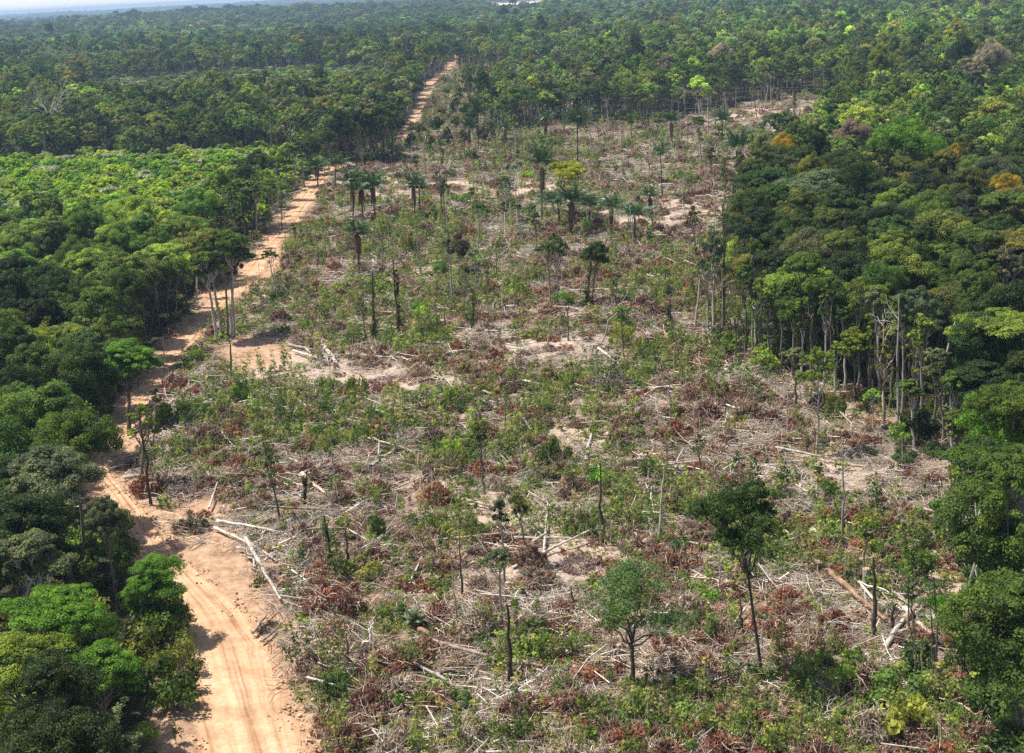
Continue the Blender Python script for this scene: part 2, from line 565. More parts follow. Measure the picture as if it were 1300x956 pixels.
def tag(o, look, kind, cat, group=None, hand=None, pos=None):
    o['category'] = cat
    if group:
        o['group'] = group
    if pos is None:
        bpy_loc = np.array(o.location)
        pos = [float(v[0]) for v in proj(bpy_loc)]
    THINGS.append([o, kind, look, pos[0], pos[1], hand])


PROTO = {}


def make_kind(key, name, parts):
    """parts: list of (part name, mesh). Kept unlinked; every thing is a copy of it and of its parts"""
    PROTO[key] = (name, parts)


def thing(key, loc, rot=(0, 0, 0), scale=(1, 1, 1), tint=None, skip=()):
    name, parts = PROTO[key]
    if len(parts) == 1:
        r = bpy.data.objects.new(name, parts[0][1])
    else:
        r = bpy.data.objects.new(name, None); r.empty_display_size = 0.5
    r.location = [float(c) for c in loc]; r.rotation_euler = [float(c) for c in rot]; r.scale = [float(c) for c in scale]
    COL.objects.link(r)
    if len(parts) == 1:
        if tint is not None:
            r['tint'] = [float(c) for c in tint]
    else:
        for pn, me in parts:
            if pn in skip:
                continue
            c = bpy.data.objects.new(pn, me); c.parent = r; COL.objects.link(c)
            if tint is not None:
                c['tint'] = [float(v) for v in tint]
            if pn == 'dead_fronds':
                c['tint'] = [0.16, 0.1, 0.06]
            if pn == 'blossom':
                c['tint'] = [0.62, 0.4, 0.012]
    return r


def scatter(name, protos, P, rot, scale, idx, tint, label, cat):
    """ONE object of stuff: many small instances on points"""
    me = bpy.data.meshes.new(name)
    P = np.asarray(P, np.float32); n = len(P)
    me.vertices.add(n); me.vertices.foreach_set('co', P.ravel())
    for an, dat, typ in (('rot', rot, 'FLOAT_VECTOR'), ('scl', scale, 'FLOAT_VECTOR'), ('tint', tint, 'FLOAT_VECTOR')):
        a = me.attributes.new(an, typ, 'POINT'); a.data.foreach_set('vector', np.asarray(dat, np.float32).ravel())
    a = me.attributes.new('idx', 'INT', 'POINT'); a.data.foreach_set('value', np.asarray(idx, np.int32))
    o = put(name, me)
    c = bpy.data.collections.new(name + '_shapes')
    for i, m in enumerate(protos):
        c.objects.link(bpy.data.objects.new('%s_shape_%02d' % (name, i), m))
    ng = bpy.data.node_groups.new(name, 'GeometryNodeTree')
    ng.interface.new_socket('Geometry', in_out='INPUT', socket_type='NodeSocketGeometry')
    ng.interface.new_socket('Geometry', in_out='OUTPUT', socket_type='NodeSocketGeometry')
    N, L = ng.nodes, ng.links
    gi = N.new('NodeGroupInput'); go = N.new('NodeGroupOutput')
    ip = N.new('GeometryNodeInstanceOnPoints'); ci = N.new('GeometryNodeCollectionInfo')
    ci.inputs['Collection'].default_value = c
    ci.inputs['Separate Children'].default_value = True; ci.inputs['Reset Children'].default_value = True

    def na(nm, typ):
        a = N.new('GeometryNodeInputNamedAttribute'); a.data_type = typ; a.inputs['Name'].default_value = nm
        return a.outputs['Attribute']
    er = N.new('FunctionNodeEulerToRotation')
    L.new(na('rot', 'FLOAT_VECTOR'), er.inputs[0])
    L.new(gi.outputs[0], ip.inputs['Points']); L.new(ci.outputs[0], ip.inputs['Instance'])
    ip.inputs['Pick Instance'].default_value = True
    L.new(na('idx', 'INT'), ip.inputs['Instance Index']); L.new(er.outputs[0], ip.inputs['Rotation']); L.new(na('scl', 'FLOAT_VECTOR'), ip.inputs['Scale'])
    L.new(ip.outputs[0], go.inputs[0])
    md = o.modifiers.new('scatter', 'NODES'); md.node_group = ng
    o['kind'] = 'stuff'; o['label'] = label; o['category'] = cat
    return o

# ------------------------------------------------------------------ the layout, traced on the ground (photograph pixels of the ground point)
ROAD_L = [(262, 985), (239, 867), (226, 815), (216, 775), (207, 754), (194, 728), (173, 698), (152, 664), (134, 629), (117, 604), (113, 578), (134, 550), (157, 517), (180, 482), (203, 450), (232, 418), (262, 384), (300, 349), (328, 315), (350, 290), (368, 263), (384, 241), (400, 224), (417, 211), (441, 199), (471, 187), (497, 175), (511, 163), (520, 150), (527, 138), (533, 118), (544, 102), (558, 92), (568, 80), (577, 70), (582, 60)]
ROAD_R = [(400, 985), (356, 867), (338, 815), (310, 775), (284, 754), (252, 728), (217, 698), (193, 664), (168, 629), (146, 604), (142, 578), (163, 550), (187, 517), (209, 482), (232, 450), (262, 418), (292, 384), (331, 349), (351, 315), (374, 290), (393, 263), (406, 241), (418, 225), (432, 214), (454, 202), (484, 190), (510, 178), (527, 163), (536, 150), (544, 138), (551, 118), (561, 102), (572, 92), (577, 80), (586, 70), (590, 60)]
GL = np.array([ground(*p) for p in ROAD_L]); GR = np.array([ground(*p) for p in ROAD_R])


def resample(P, m):
    s = np.concatenate([[0], np.cumsum(np.linalg.norm(np.diff((GL + GR) / 2, axis=0), axis=1))])
    # smooth (Catmull-Rom) interpolation along the common arc length
    t = np.linspace(0, s[-1], m); out = np.zeros((m, 3))
    tan = np.gradient(P, s, axis=0)
    k = np.clip(np.searchsorted(s, t, 'right') - 1, 0, len(s) - 2)
    h = (s[k + 1] - s[k])[:, None]; u = ((t - s[k])[:, None]) / h
    return (2 * u**3 - 3 * u**2 + 1) * P[k] + (u**3 - 2 * u**2 + u) * h * tan[k] + (-2 * u**3 + 3 * u**2) * P[k + 1] + (u**3 - u**2) * h * tan[k + 1], t


NR = 700
RL, RS = resample(GL, NR); RRt, _ = resample(GR, NR)
mid_ = (RL + RRt) / 2; nar_ = (1 - 0.38 * np.clip((mid_[:, 1] - 440) / 120, 0, 1))[:, None]
RL = mid_ + (RL - mid_) * nar_; RRt = mid_ + (RRt - mid_) * nar_
RC = (RL + RRt) / 2; RW = np.linalg.norm((RL - RRt)[:, :2], axis=1) / 2


def road_dist(x, y):
    """distance to the edge of the road (negative on it)"""
    x = np.asarray(x, float).ravel(); y = np.asarray(y, float).ravel()
    out = np.full(len(x), 1e3)
    near = np.where((y > 60) & (y < 1500) & (x > -220) & (x < 60))[0]
    C2 = RC[::2]; W2 = RW[::2]
    for a in range(0, len(near), 20000):
        k = near[a:a + 20000]
        d = np.sqrt((x[k][:, None] - C2[None, :, 0]) ** 2 + (y[k][:, None] - C2[None, :, 1]) ** 2) - W2[None, :]
        out[k] = d.min(1)
    return out


CLEARING = [(210, 1100), (225, 940), (214, 867), (196, 790), (172, 735), (140, 690), (118, 650), (98, 620), (96, 570), (120, 540), (150, 505), (170, 482), (190, 450), (215, 415), (246, 378), (288, 335), (318, 305), (345, 275), (368, 248), (388, 228), (405, 214), (430, 209), (497, 203), (503, 185), (512, 170), (526, 148), (534, 124), (546, 108), (570, 112), (590, 130), (606, 150), (622, 168), (640, 168), (700, 162), (760, 158), (850, 150), (930, 136), (1000, 124), (1060, 122), (1075, 150), (1040, 185), (985, 225), (958, 262), (950, 330), (942, 400), (940, 445), (1005, 478), (1100, 508), (1180, 548), (1208, 600), (1222, 680), (1232, 780), (1236, 867), (1240, 1100)]
FAR_CLEAR = [(545, 120), (562, 98), (573, 87), (640, 86), (740, 89), (772, 100), (765, 125), (700, 134), (640, 134), (600, 142), (575, 130)]
FAR_CLEAR2 = [(735, 58), (800, 54), (830, 62), (760, 72)]
LOW1 = [(-60, 214), (180, 210), (330, 204), (398, 208), (392, 226), (372, 240), (345, 262), (312, 296), (270, 325), (200, 335), (-60, 345)]
LOW2 = [(120, 108), (300, 98), (480, 92), (505, 120), (470, 140), (300, 146), (60, 150)]
FAR_FIELD = [(606, 17), (628, 4), (692, 1), (697, 13), (650, 20)]


def region(x, y, z):
    """0 open clearing, 1 tall forest, 2 bright low regrowth, 3 distant low regrowth, 4 far narrow clearing"""
    px, py = proj(np.stack([x, y, z], -1)); px0, py0 = px, py
    px = px + (vnoise(x, y, 13, 51) - 0.5) * np.clip(34 - (y - 100) * 0.03, 12, 30)
    py = py + (vnoise(x, y, 13, 52) - 0.5) * np.clip(py, 0, 400) * 0.09
    r = np.ones(len(px), int)
    r[inpoly(px, py, LOW1)] = 2
    r[inpoly(px, py, LOW2)] = 3
    r[inpoly(px, py, FAR_CLEAR) | inpoly(px, py, FAR_CLEAR2) | inpoly(px, py, FAR_FIELD)] = 4
    r[inpoly(px, py, CLEARING)] = 0
    return r, px0, py0


BARE = [(285, 705, 42, 45, 1), (330, 800, 40, 60, 1), (246, 645, 34, 30, 1), (318, 745, 40, 40, 1), (385, 466, 118, 26, 2), (322, 445, 50, 24, 1), (470, 478, 60, 14, 2), (170, 555, 30, 25, 1),
        (1035, 612, 90, 26, 2), (490, 482, 30, 14, 2), (800, 515, 90, 22, 2), (690, 700, 95, 40, 2), (650, 640, 90, 26, 2), (320, 380, 26, 34, 2), (835, 830, 28, 50, 2), (560, 610, 34, 14, 2),
        (960, 150, 110, 20, 2), (480, 240, 80, 18, 2), (640, 240, 110, 14, 2), (840, 270, 90, 18, 2), (740, 545, 60, 24, 2), (1170, 740, 70, 30, 2), (545, 490, 60, 12, 2), (690, 90, 30, 6, 2), 
        (1050, 520, 60, 16, 2), (1170, 580, 50, 20, 2), (450, 215, 70, 12, 2), (345, 330, 22, 26, 1), (700, 440, 90, 22, 2)]


def bare_masks(px, py, x, y):
    n = vnoise(x, y, 3.2, 5) * 0.6 + vnoise(x, y, 1.1, 6) * 0.4
    m1 = np.zeros(len(px)); m2 = np.zeros(len(px))
    for cx, cy, rx, ry, k in BARE:
        q = 1.25 - np.sqrt(((px - cx) / rx) ** 2 + ((py - cy) / ry) ** 2) + (n - 0.5) * 0.9
        q = np.clip(q * 2.2, 0, 1)
        if k == 1:
            m1 = np.maximum(m1, q)
        else:
            m2 = np.maximum(m2, q)
    return m1, m2


def veg_mask(x, y):
    v = 0.55 * vnoise(x, y, 17, 1) + 0.3 * vnoise(x, y, 6, 2) + 0.15 * vnoise(x, y, 2.4, 3)
    return np.clip((v - 0.44) * 6, 0, 1)


def red_mask(x, y):
    v = 0.6 * vnoise(x, y, 9, 11) + 0.4 * vnoise(x, y, 3.5, 12)
    return np.clip((v - 0.50) * 5, 0, 1)


# ------------------------------------------------------------------ ground sheet
def axis(lo, hi, step, far_lo, far_hi, g=1.22):
    a = list(np.arange(lo, hi + 1e-6, step)); s = step
    while a[-1] < far_hi:
        s *= g; a.append(min(a[-1] + s, far_hi))
    s = step
    while a[0] > far_lo:
        s *= g; a.insert(0, max(a[0] - s, far_lo))
    return np.array(a)


xs = axis(-150, 190, 1.15, -20000, 20000); ys = axis(85, 560, 1.15, -900, 20000, 1.16)
GX, GY = np.meshgrid(xs, ys)
gx, gy = GX.ravel(), GY.ravel(); gz = hh(gx, gy)
rd = road_dist(gx, gy)
px, py = proj(np.stack([gx, gy, gz], -1))
ahead = gy > 30
nz = vnoise(gx, gy, 4, 21) * 0.6 + vnoise(gx, gy, 1.7, 22) * 0.4
inner = inpoly(px, py, CLEARING) & ahead
near = (gy < 1100) & ahead
# small heaps of soil and litter beside the track and through the felled land
gz = gz + np.where(near, (nz - 0.5) * 0.55 * np.clip((rd - 0.3) / 2.0, 0, 1), 0)
gz = gz - np.where(rd < 0.4, 0.10, 0)
gz = gz + np.where(near, 0.55 * np.exp(-((rd - 1.6) / 0.8) ** 2) * np.clip(vnoise(gx, gy, 5, 31) * 2 - 0.7, 0, 1), 0)
m1, m2 = bare_masks(px, py, gx, gy)
wv = np.clip(1 - (rd - 0.3 - (5 * vnoise(gx, gy, 9, 41) ** 2) * np.clip((620 - gy) / 300, 0.05, 1)) / 1.6, 0, 1) * ahead
far_ = (inpoly(px, py, FAR_CLEAR) | inpoly(px, py, FAR_CLEAR2)) & ahead
soil = np.maximum(m1 * near, wv); pale = m2 * near
field = inpoly(px, py, FAR_FIELD) & ahead
nxs, nys = len(xs), len(ys)
i = np.arange(nys - 1)[:, None] * nxs + np.arange(nxs - 1)[None, :]
faces = np.stack([i, i + 1, i + nxs + 1, i + nxs], -1).reshape(-1, 4)
mb = MB(); mb.add(np.stack([gx, gy, gz], -1), faces, 0, 0.5, True)

m, nt, N, L = newmat('clearing_floor')
tc = N.new('ShaderNodeNewGeometry').outputs['Position']
n_big = noise(nt, 0.09, 4, tc, 0.6); n_mid = noise(nt, 0.8, 5, tc, 0.7); n_fine = noise(nt, 5.0, 4, tc, 0.75, 0.5)
litter = ramp(nt, n_mid, [(0.30, (0.12, 0.08, 0.058)), (0.42, (0.28, 0.20, 0.145)), (0.56, (0.46, 0.365, 0.29)), (0.70, (0.62, 0.52, 0.43))])
speck = ramp(nt, n_fine, [(0.3, (0.35, 0.3, 0.28)), (0.5, (0.9, 0.88, 0.85)), (0.66, (1.55, 1.5, 1.4))])
litter = mixc(nt, 1.0, litter, speck, 'MULTIPLY')
redb = mixc(nt, ramp(nt, n_big, [(0.45, 0.0), (0.62, 0.55)]), litter, (0.22, 0.10, 0.055))
straw = mixc(nt, ramp(nt, n_mid, [(0.3, 0.0), (0.7, 1.0)]), (0.40, 0.30, 0.24), (0.62, 0.51, 0.43))
straw = mixc(nt, 0.7, straw, mixc(nt, 1.0, straw, speck, 'MULTIPLY'))
c = mixc(nt, attr(nt, 'pale'), redb, straw)
soilc = mixc(nt, ramp(nt, n_mid, [(0.35, 0.0), (0.65, 1.0)]), (0.35, 0.21, 0.13), (0.58, 0.40, 0.27))
soilc = mixc(nt, 0.3, soilc, mixc(nt, 1.0, soilc, speck, 'MULTIPLY'))
c = mixc(nt, attr(nt, 'soil'), c, soilc)
vg = mixc(nt, ramp(nt, n_fine, [(0.35, 0.0), (0.6, 1.0)]), (0.045, 0.06, 0.022), (0.13, 0.15, 0.055))
vfac = N.new('ShaderNodeMath'); vfac.operation = 'MULTIPLY'; L.new(attr(nt, 'veg'), vfac.inputs[0]); vfac.inputs[1].default_value = 0.75
c = mixc(nt, vfac.outputs[0], c, vg)
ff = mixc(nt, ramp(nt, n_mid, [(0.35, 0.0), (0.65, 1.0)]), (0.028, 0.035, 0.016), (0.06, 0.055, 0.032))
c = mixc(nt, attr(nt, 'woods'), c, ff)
c = mixc(nt, attr(nt, 'field'), c, (0.6, 0.57, 0.48))
p = N.new('ShaderNodeBsdfPrincipled'); L.new(c, p.inputs['Base Color']); p.inputs['Roughness'].default_value = 0.95
p.inputs['Specular IOR Level'].default_value = 0.1
b = N.new('ShaderNodeBump'); b.inputs['Strength'].default_value = 0.7; b.inputs['Distance'].default_value = 0.25
bm_ = N.new('ShaderNodeMath'); bm_.operation = 'ADD'; L.new(n_mid, bm_.inputs[0]); L.new(n_fine, bm_.inputs[1]); L.new(bm_.outputs[0], b.inputs['Height'])
L.new(b.outputs[0], p.inputs['Normal'])
finish(nt, p.outputs[0])
me = mb.mesh('ground', [m])
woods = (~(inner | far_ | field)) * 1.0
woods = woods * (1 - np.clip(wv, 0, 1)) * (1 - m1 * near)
for nm, d in (('soil', soil), ('pale', pale), ('veg', veg_mask(gx, gy) * (1 - np.maximum(soil, pale)) * inner), ('woods', woods), ('field', field * 1.0)):
    a = me.attributes.new(nm, 'FLOAT', 'POINT'); a.data.foreach_set('value', d.astype(np.float32))
g = put('ground', me); g['kind'] = 'structure'; g['label'] = 'litter strewn ground of the felled clearing and the forest floor'

# ------------------------------------------------------------------ dirt road: a ribbon with ruts
U = np.linspace(-1, 1, 17)
rng = np.random.default_rng(3)
side = unit(RRt - RL); side[:, 2] = 0
wl = RW[:, None] * (1 + 0.16 * (vnoise(RS, RS * 0 + 3, 4.5, 7)[:, None] - 0.5) * 2 + 0.12 * (vnoise(RS, RS * 0 + 9, 1.3, 8)[:, None] - 0.5) * 2)
V = RC[:, None, :] + side[:, None, :] * (U[None, :, None] * (wl * 1.08)[:, :, None])
prof = -0.09 * np.exp(-((np.abs(U) - 0.45) / 0.1) ** 2) - 0.035 * np.exp(-((np.abs(U) - 0.2) / 0.08) ** 2) - 0.12 * np.clip((np.abs(U) - 0.86) / 0.14, 0, 1)
V[..., 2] = hh(V[..., 0], V[..., 1]) + 0.03 + prof[None, :]
k = len(U); i = np.arange(NR - 1)[:, None] * k + np.arange(k - 1)[None, :]
mb = MB(); mb.add(V.reshape(-1, 3), np.stack([i, i + 1, i + k + 1, i + k], -1).reshape(-1, 4), 0, 0.5, True)
m, nt, N, L = newmat('dirt_track')
pos = N.new('ShaderNodeNewGeometry').outputs['Position']
n1 = noise(nt, 0.25, 5, pos, 0.65); n2 = noise(nt, 3.0, 5, pos, 0.7)
cu = N.new('ShaderNodeCombineXYZ'); L.new(attr(nt, 'across'), cu.inputs[0]); L.new(attr(nt, 'along'), cu.inputs[1])
mp = N.new('ShaderNodeMapping'); mp.inputs['Scale'].default_value = (4.5, 0.02, 1); L.new(cu.outputs[0], mp.inputs[0])
n3 = noise(nt, 1.0, 4, mp.outputs[0], 0.6, 0.25)
c = ramp(nt, n1, [(0.3, (0.38, 0.22, 0.125)), (0.5, (0.52, 0.335, 0.205)), (0.70, (0.62, 0.43, 0.285))])
c = mixc(nt, 0.85, c, mixc(nt, 1.0, c, ramp(nt, n3, [(0.36, (0.55, 0.44, 0.36)), (0.47, (0.95, 0.93, 0.9)), (0.62, (1.16, 1.18, 1.2))]), 'MULTIPLY'))
c = mixc(nt, 1.0, c, ramp(nt, n2, [(0.3, 0.78), (0.65, 1.12)]), 'MULTIPLY')
eg = N.new('ShaderNodeMath'); eg.operation = 'ABSOLUTE'; L.new(attr(nt, 'across'), eg.inputs[0])
c = mixc(nt, ramp(nt, eg.outputs[0], [(0.75, 0.0), (1.0, 0.7)]), c, (0.40, 0.235, 0.14))
p = N.new('ShaderNodeBsdfPrincipled'); L.new(c, p.inputs['Base Color']); p.inputs['Roughness'].default_value = 0.95; p.inputs['Specular IOR Level'].default_value = 0.1
b = N.new('ShaderNodeBump'); b.inputs['Strength'].default_value = 0.6; b.inputs['Distance'].default_value = 0.12; L.new(n2, b.inputs['Height']); L.new(b.outputs[0], p.inputs['Normal'])
finish(nt, p.outputs[0])
me = mb.mesh('dirt_road', [m])
a = me.attributes.new('across', 'FLOAT', 'POINT'); a.data.foreach_set('value', np.tile(U, NR).astype(np.float32))
a = me.attributes.new('along', 'FLOAT', 'POINT'); a.data.foreach_set('value', np.repeat(RS, k).astype(np.float32))
g = put('dirt_road', me); g['kind'] = 'structure'; g['label'] = 'winding orange dirt track with wheel ruts'

# ------------------------------------------------------------------ kinds
TREE_KEYS = []
SHAPE_WORD = {'dome': 'round crowned', 'tall_dome': 'full crowned', 'umbrella': 'flat topped', 'airy': 'sparse', 'slim': 'slender', 'layered': 'spreading'}
spec = [('dome', 18, 5.4), ('dome', 17, 6.2), ('tall_dome', 19, 4.6), ('layered', 18, 6.0), ('tall_dome', 17, 5.2), ('airy', 19, 5.0), ('slim', 18, 3.0), ('dome', 19, 4.8), ('layered', 17, 5.0), ('umbrella', 18, 5.6)]
for i, (st, H_, R_) in enumerate(spec):
    T, C = tree_proto(100 + i, H_, R_, st, 2.5, 0.25)
    key = 'tree%d' % i
    make_kind(key, 'forest_tree', [('trunk', T.mesh('tree_trunk', [M['pale_bark' if i in (5, 6) else 'bark']])), ('crown', C.mesh('tree_crown', [M['leaf']]))])
    TREE_KEYS.append((key, st, H_, R_))
LOWK = []
for i, (st, H_, R_) in enumerate([('bush', 7, 3.2), ('dome', 8, 3.3), ('bush', 8, 2.8), ('tall_dome', 8, 3.0)]):
    T, C = tree_proto(150 + i, H_, R_, st, 0.9, 0.34)
    key = 'low%d' % i
    make_kind(key, 'young_tree', [('trunk', T.mesh('young_trunk', [M['bark']])), ('crown', C.mesh('young_crown', [M['leaf']]))])
    LOWK.append((key, st, H_, R_))
for i in range(3):
    T, C, S = palm_proto(200 + i, 12, [5.6, 4.6, 6.2][i], [18, 13, 22][i], True, 0.2)
    make_kind('palm%d' % i, 'palm_tree', [('trunk', T.mesh('palm_trunk', [M['dark_bark']])), ('fronds', C.mesh('palm_fronds', [M['palm_leaf']])), ('dead_fronds', S.mesh('palm_skirt', [M['dry_leaf']]))])
T, C, S = palm_proto(210, 2.6, 2.4, 13, False, 0.2)
make_kind('small_palm', 'young_palm', [('trunk', T.mesh('young_palm_trunk', [M['bark']])), ('fronds', C.mesh('young_palm_fronds', [M['palm_leaf']]))])
for i in range(2):
    T, C = cecropia_proto(220 + i, 11, 3.0)
    make_kind('cecropia%d' % i, 'cecropia_tree', [('trunk', T.mesh('cecropia_trunk', [M['white_wood']])), ('crown', C.mesh('cecropia_crown', [M['leaf']]))])
for i in range(3):
    T, C = vine_column(230 + i, 10, 0.9)
    make_kind('vine%d' % i, 'vine_clad_trunk', [('trunk', T.mesh('vine_trunk', [M['dark_bark']])), ('vines', C.mesh('vine_leaves', [M['leaf']]))])
for i in range(4):   # slender trees left standing in the clearing
    st = ['slim', 'umbrella', 'airy', 'slim'][i]
    T, C = tree_proto(240 + i, 10, [1.5, 2.2, 1.9, 1.1][i], st, 0.5, 0.3)
    make_kind('lean%d' % i, 'slender_tree', [('trunk', T.mesh('slender_trunk', [M['pale_bark' if i % 2 else 'bark']])), ('crown', C.mesh('slender_crown', [M['leaf']]))])
for i in range(5):
    T, C = shrub_proto(260 + i, 1.5 + 0.15 * i, 1.7, 14 + i, 0.26, 55)
    make_kind('shrub%d' % i, 'shrub', [('stems', T.mesh('shrub_stems', [M['bark']])), ('foliage', C.mesh('shrub_foliage', [M['leaf']]))])
for i in range(4):
    T, C = brush_proto(280 + i, 2.0 + .2 * i, 1.2)
    make_kind('brush%d' % i, 'brush_pile', [('twigs', T.mesh('pile_twigs', [M['twig']])), ('dead_leaves', C.mesh('pile_leaves', [M['dry_leaf']]))])
WOODS = {'white': 'white_wood', 'pale': 'pale_bark', 'tan': 'tan_wood', 'dark': 'dark_bark', 'red': 'red_wood'}
for wn, wm in WOODS.items():
    for i in range(2):
        T, _ = log_proto(300 + i, 8, 0.22, None)
        make_kind('log_%s%d' % (wn, i), 'fallen_log', [('fallen_log', T.mesh('fallen_log', [M[wm], M['cut_wood']]))])
    T, Bs = log_proto(310 + len(wn), 8, 0.2, None, 3)
    make_kind('tree_%s' % wn, 'fallen_tree', [('trunk', T.mesh('fallen_trunk', [M[wm], M['cut_wood']]))] + [('branch', b_.mesh('fallen_branch', [M[wm]])) for b_ in Bs])
    for i, (lb, bd) in enumerate([(0, .008), (3, .012), (7, .018), (1, .035)]):
        T = snag_proto(330 + i, 0.15, lb, bd)
        make_kind('snag_%s%d' % (wn, i), 'bare_trunk', [('bare_trunk', T.mesh('bare_trunk', [M[wm]]))])
for wn in ('white', 'pale', 'dark'):
    for i in range(3):
        T = skeleton_proto(350 + i, 9, 0.2, [0.4, 0.6, 0.5][i])
        make_kind('skel_%s%d' % (wn, i), 'fallen_branch', [('fallen_branch', T.mesh('fallen_branches', [M[WOODS[wn]]]))])
for wn in ('tan', 'red', 'pale'):
    T = stump_proto(370 + len(wn), 1.1, 0.32)
    make_kind('stump_%s' % wn, 'tree_stump', [('tree_stump', T.mesh('stump', [M[WOODS[wn]], M['cut_wood']]))])
T = MB(); r_ = np.random.default_rng(390)
tube(T, curve((0, 0, -.4), (0, 0, 8), r_, .012, 6), np.linspace(.34, .25, 6), 8)
for i in range(6):
    a_ = i * 2.4
    grow(T, np.array([0, 0, 6.5 + i * .25]), unit(np.array([math.cos(a_), math.sin(a_), 1.1])), 3.6, .14, 3, r_, .4, 5, .15, 3)
C = MB(); leaves(C, T.v[-1][:1] * 0 + np.array([[2, 1, 13], [-2, 1.5, 14], [0, -1, 15], [1.5, -2, 12.5]]), 1.5, 40, .4, r_)
T2, C2_ = tree_proto(397, 17, 5.0, 'cap', 1.5, 0.25)
make_kind('cap', 'forest_tree', [('trunk', T2.mesh('cap_trunk', [M['dark_bark']])), ('crown', C2_.mesh('cap_crown', [M['leaf']]))])
T3, C3_ = tree_proto(398, 17, 5.4, 'tall_dome', 0.9, 0.26)
make_kind('wide', 'forest_tree', [('trunk', T3.mesh('wide_trunk', [M['dark_bark']])), ('crown', C3_.mesh('wide_crown', [M['leaf']]))])
make_kind('dead_tree', 'dead_tree', [('trunk', T.mesh('dead_tree_wood', [M['white_wood']])), ('crown', C.mesh('dead_tree_leaves', [M['leaf']]))])

PAL = [('dark green', (0.030, 0.058, 0.016)), ('deep green', (0.050, 0.092, 0.021)), ('mid green', (0.082, 0.140, 0.027)), ('olive green', (0.125, 0.145, 0.032)), ('grey green', (0.125, 0.155, 0.085)), ('light green', (0.160, 0.235, 0.040))]
TINT = dict(PAL); TINT.update({'bright green': (0.10, 0.22, 0.022), 'silvery green': (0.11, 0.16, 0.09), 'yellow green': (0.17, 0.22, 0.025), 'yellow': (0.42, 0.36, 0.012), 'orange yellow': (0.55, 0.30, 0.012), 'pale grey': (0.33, 0.31, 0.27), 'rust red': (0.17, 0.066, 0.042), 'brown': (0.10, 0.068, 0.045), 'grey brown': (0.2, 0.165, 0.14), 'blue green': (0.085, 0.16, 0.055), 'pale green': (0.14, 0.2, 0.07)})


def jitter(c, rng, s=0.18):
    k = 1 + rng.normal(0, s)
    return tuple(max(0.004, v * max(0.5, k) * (1 + rng.normal(0, 0.06))) for v in c)


# ------------------------------------------------------------------ things placed by hand
FLAT = []
RESERVED = []   # (x, y, radius): kept free of random trees


def heightto(px, py, top_px, top_py):
    P = ground(px, py)
    Q = at_depth(top_px, top_py, P[1])
    return P, Q


def stand(key, bx, by, tx, ty, H0, look, kind, cat, hand=None, tint=None, group=None, width=None, rng=random, skip=(), rz=None):
    """stands a kind (built H0 metres tall) with its foot at one ground pixel and its top at another"""
    P, Q = heightto(bx, by, tx, ty)
    d = Vector(Q - P); h = d.length
    q = Vector((0, 0, 1)).rotation_difference(d)
    e = (q.to_matrix() @ Matrix.Rotation(rng.uniform(0, 6.28) if rz is None else rz, 3, 'Z')).to_euler()
    s = h / H0
    w = s if width is None else width
    o = thing(key, P, e, (w, w, s), tint, skip)
    tag(o, look, kind, cat, group, hand, pos=(bx, by))
    RESERVED.append((P[0], P[1], 2.5))
    return o


def lie(key, x1, y1, x2, y2, L0, look, kind, cat, hand=None, thick=None, z=0.25, group=None):
    A, B = ground(x1, y1), ground(x2, y2)
    d = B - A; Lg = float(np.linalg.norm(d))
    yaw = math.atan2(d[1], d[0]); pitch = -math.asin(max(-1, min(1, d[2] / max(Lg, 1e-3))))
    s = Lg / L0
    t = s if thick is None else thick
    mid = (A + B) / 2 + np.array([0, 0, z])
    o = thing(key, mid, (0, pitch, yaw), (s, t, t))
    tag(o, look, kind, cat, group, hand, pos=((x1 + x2) / 2, (y1 + y2) / 2))
    FLAT.append((mid[0], mid[1], Lg))
    return o


rnd = random.Random(11); nrg = np.random.default_rng(11)
# palms: foot, top
PALMS = [(449, 281, 446, 217, 1), (461, 279, 460, 231, 1), (477, 279, 474, 222, 1), (527, 279, 524, 222, 1), (533, 277, 532, 230, 0), (608, 190, 604, 126, 1), (596, 199, 595, 152, 1), (692, 186, 691, 142, 1), (733, 210, 731, 142, 0), (688, 279, 689, 188, 1),
         (841, 251, 836, 184, 0), (726, 300, 724, 240, 1), (774, 300, 777, 252, 1), (830, 296, 825, 238, 1), (748, 292, 748, 250, 0), (854, 189, 852, 144, 1), (1009, 146, 1008, 96, 1), (917, 184, 918, 142, 0), (940, 247, 936, 168, 1), (456, 351, 455, 282, 1),
         (1071, 190, 1067, 138, 1), (1150, 125, 1147, 92, 1), (222, 190, 219, 162, 1), (404, 236, 402, 204, 1), (425, 240, 428, 200, 0), (640, 196, 641, 155, 1), (712, 290, 709, 246, 0), (805, 310, 806, 262, 0), (560, 215, 561, 178, 0)]
for i, (bx, by, tx, ty, sk) in enumerate(PALMS):
    k = i % 3
    stand('palm%d' % k, bx, by, tx, ty, 12.4, ['dark green shaggy', 'deep green drooping', 'ragged'][k], 'palm', 'palm', None, jitter((0.055, 0.115, 0.035), nrg, .15), 'palms left standing', rng=rnd, width=rnd.uniform(0.75, 1.2), skip=() if sk else ('dead_fronds',))
stand('small_palm', 527, 800, 525, 778, 2.9, 'pale', 'young palm', 'palm', 'small pale fan of palm fronds sprouting from the litter at bottom centre', (0.12, 0.17, 0.09), rng=rnd)
stand('small_palm', 70, 200, 70, 180, 2.9, 'young', 'young palm', 'palm', 'young palm at the edge of the bright regrowth far left', (0.06, 0.12, 0.04), rng=rnd)

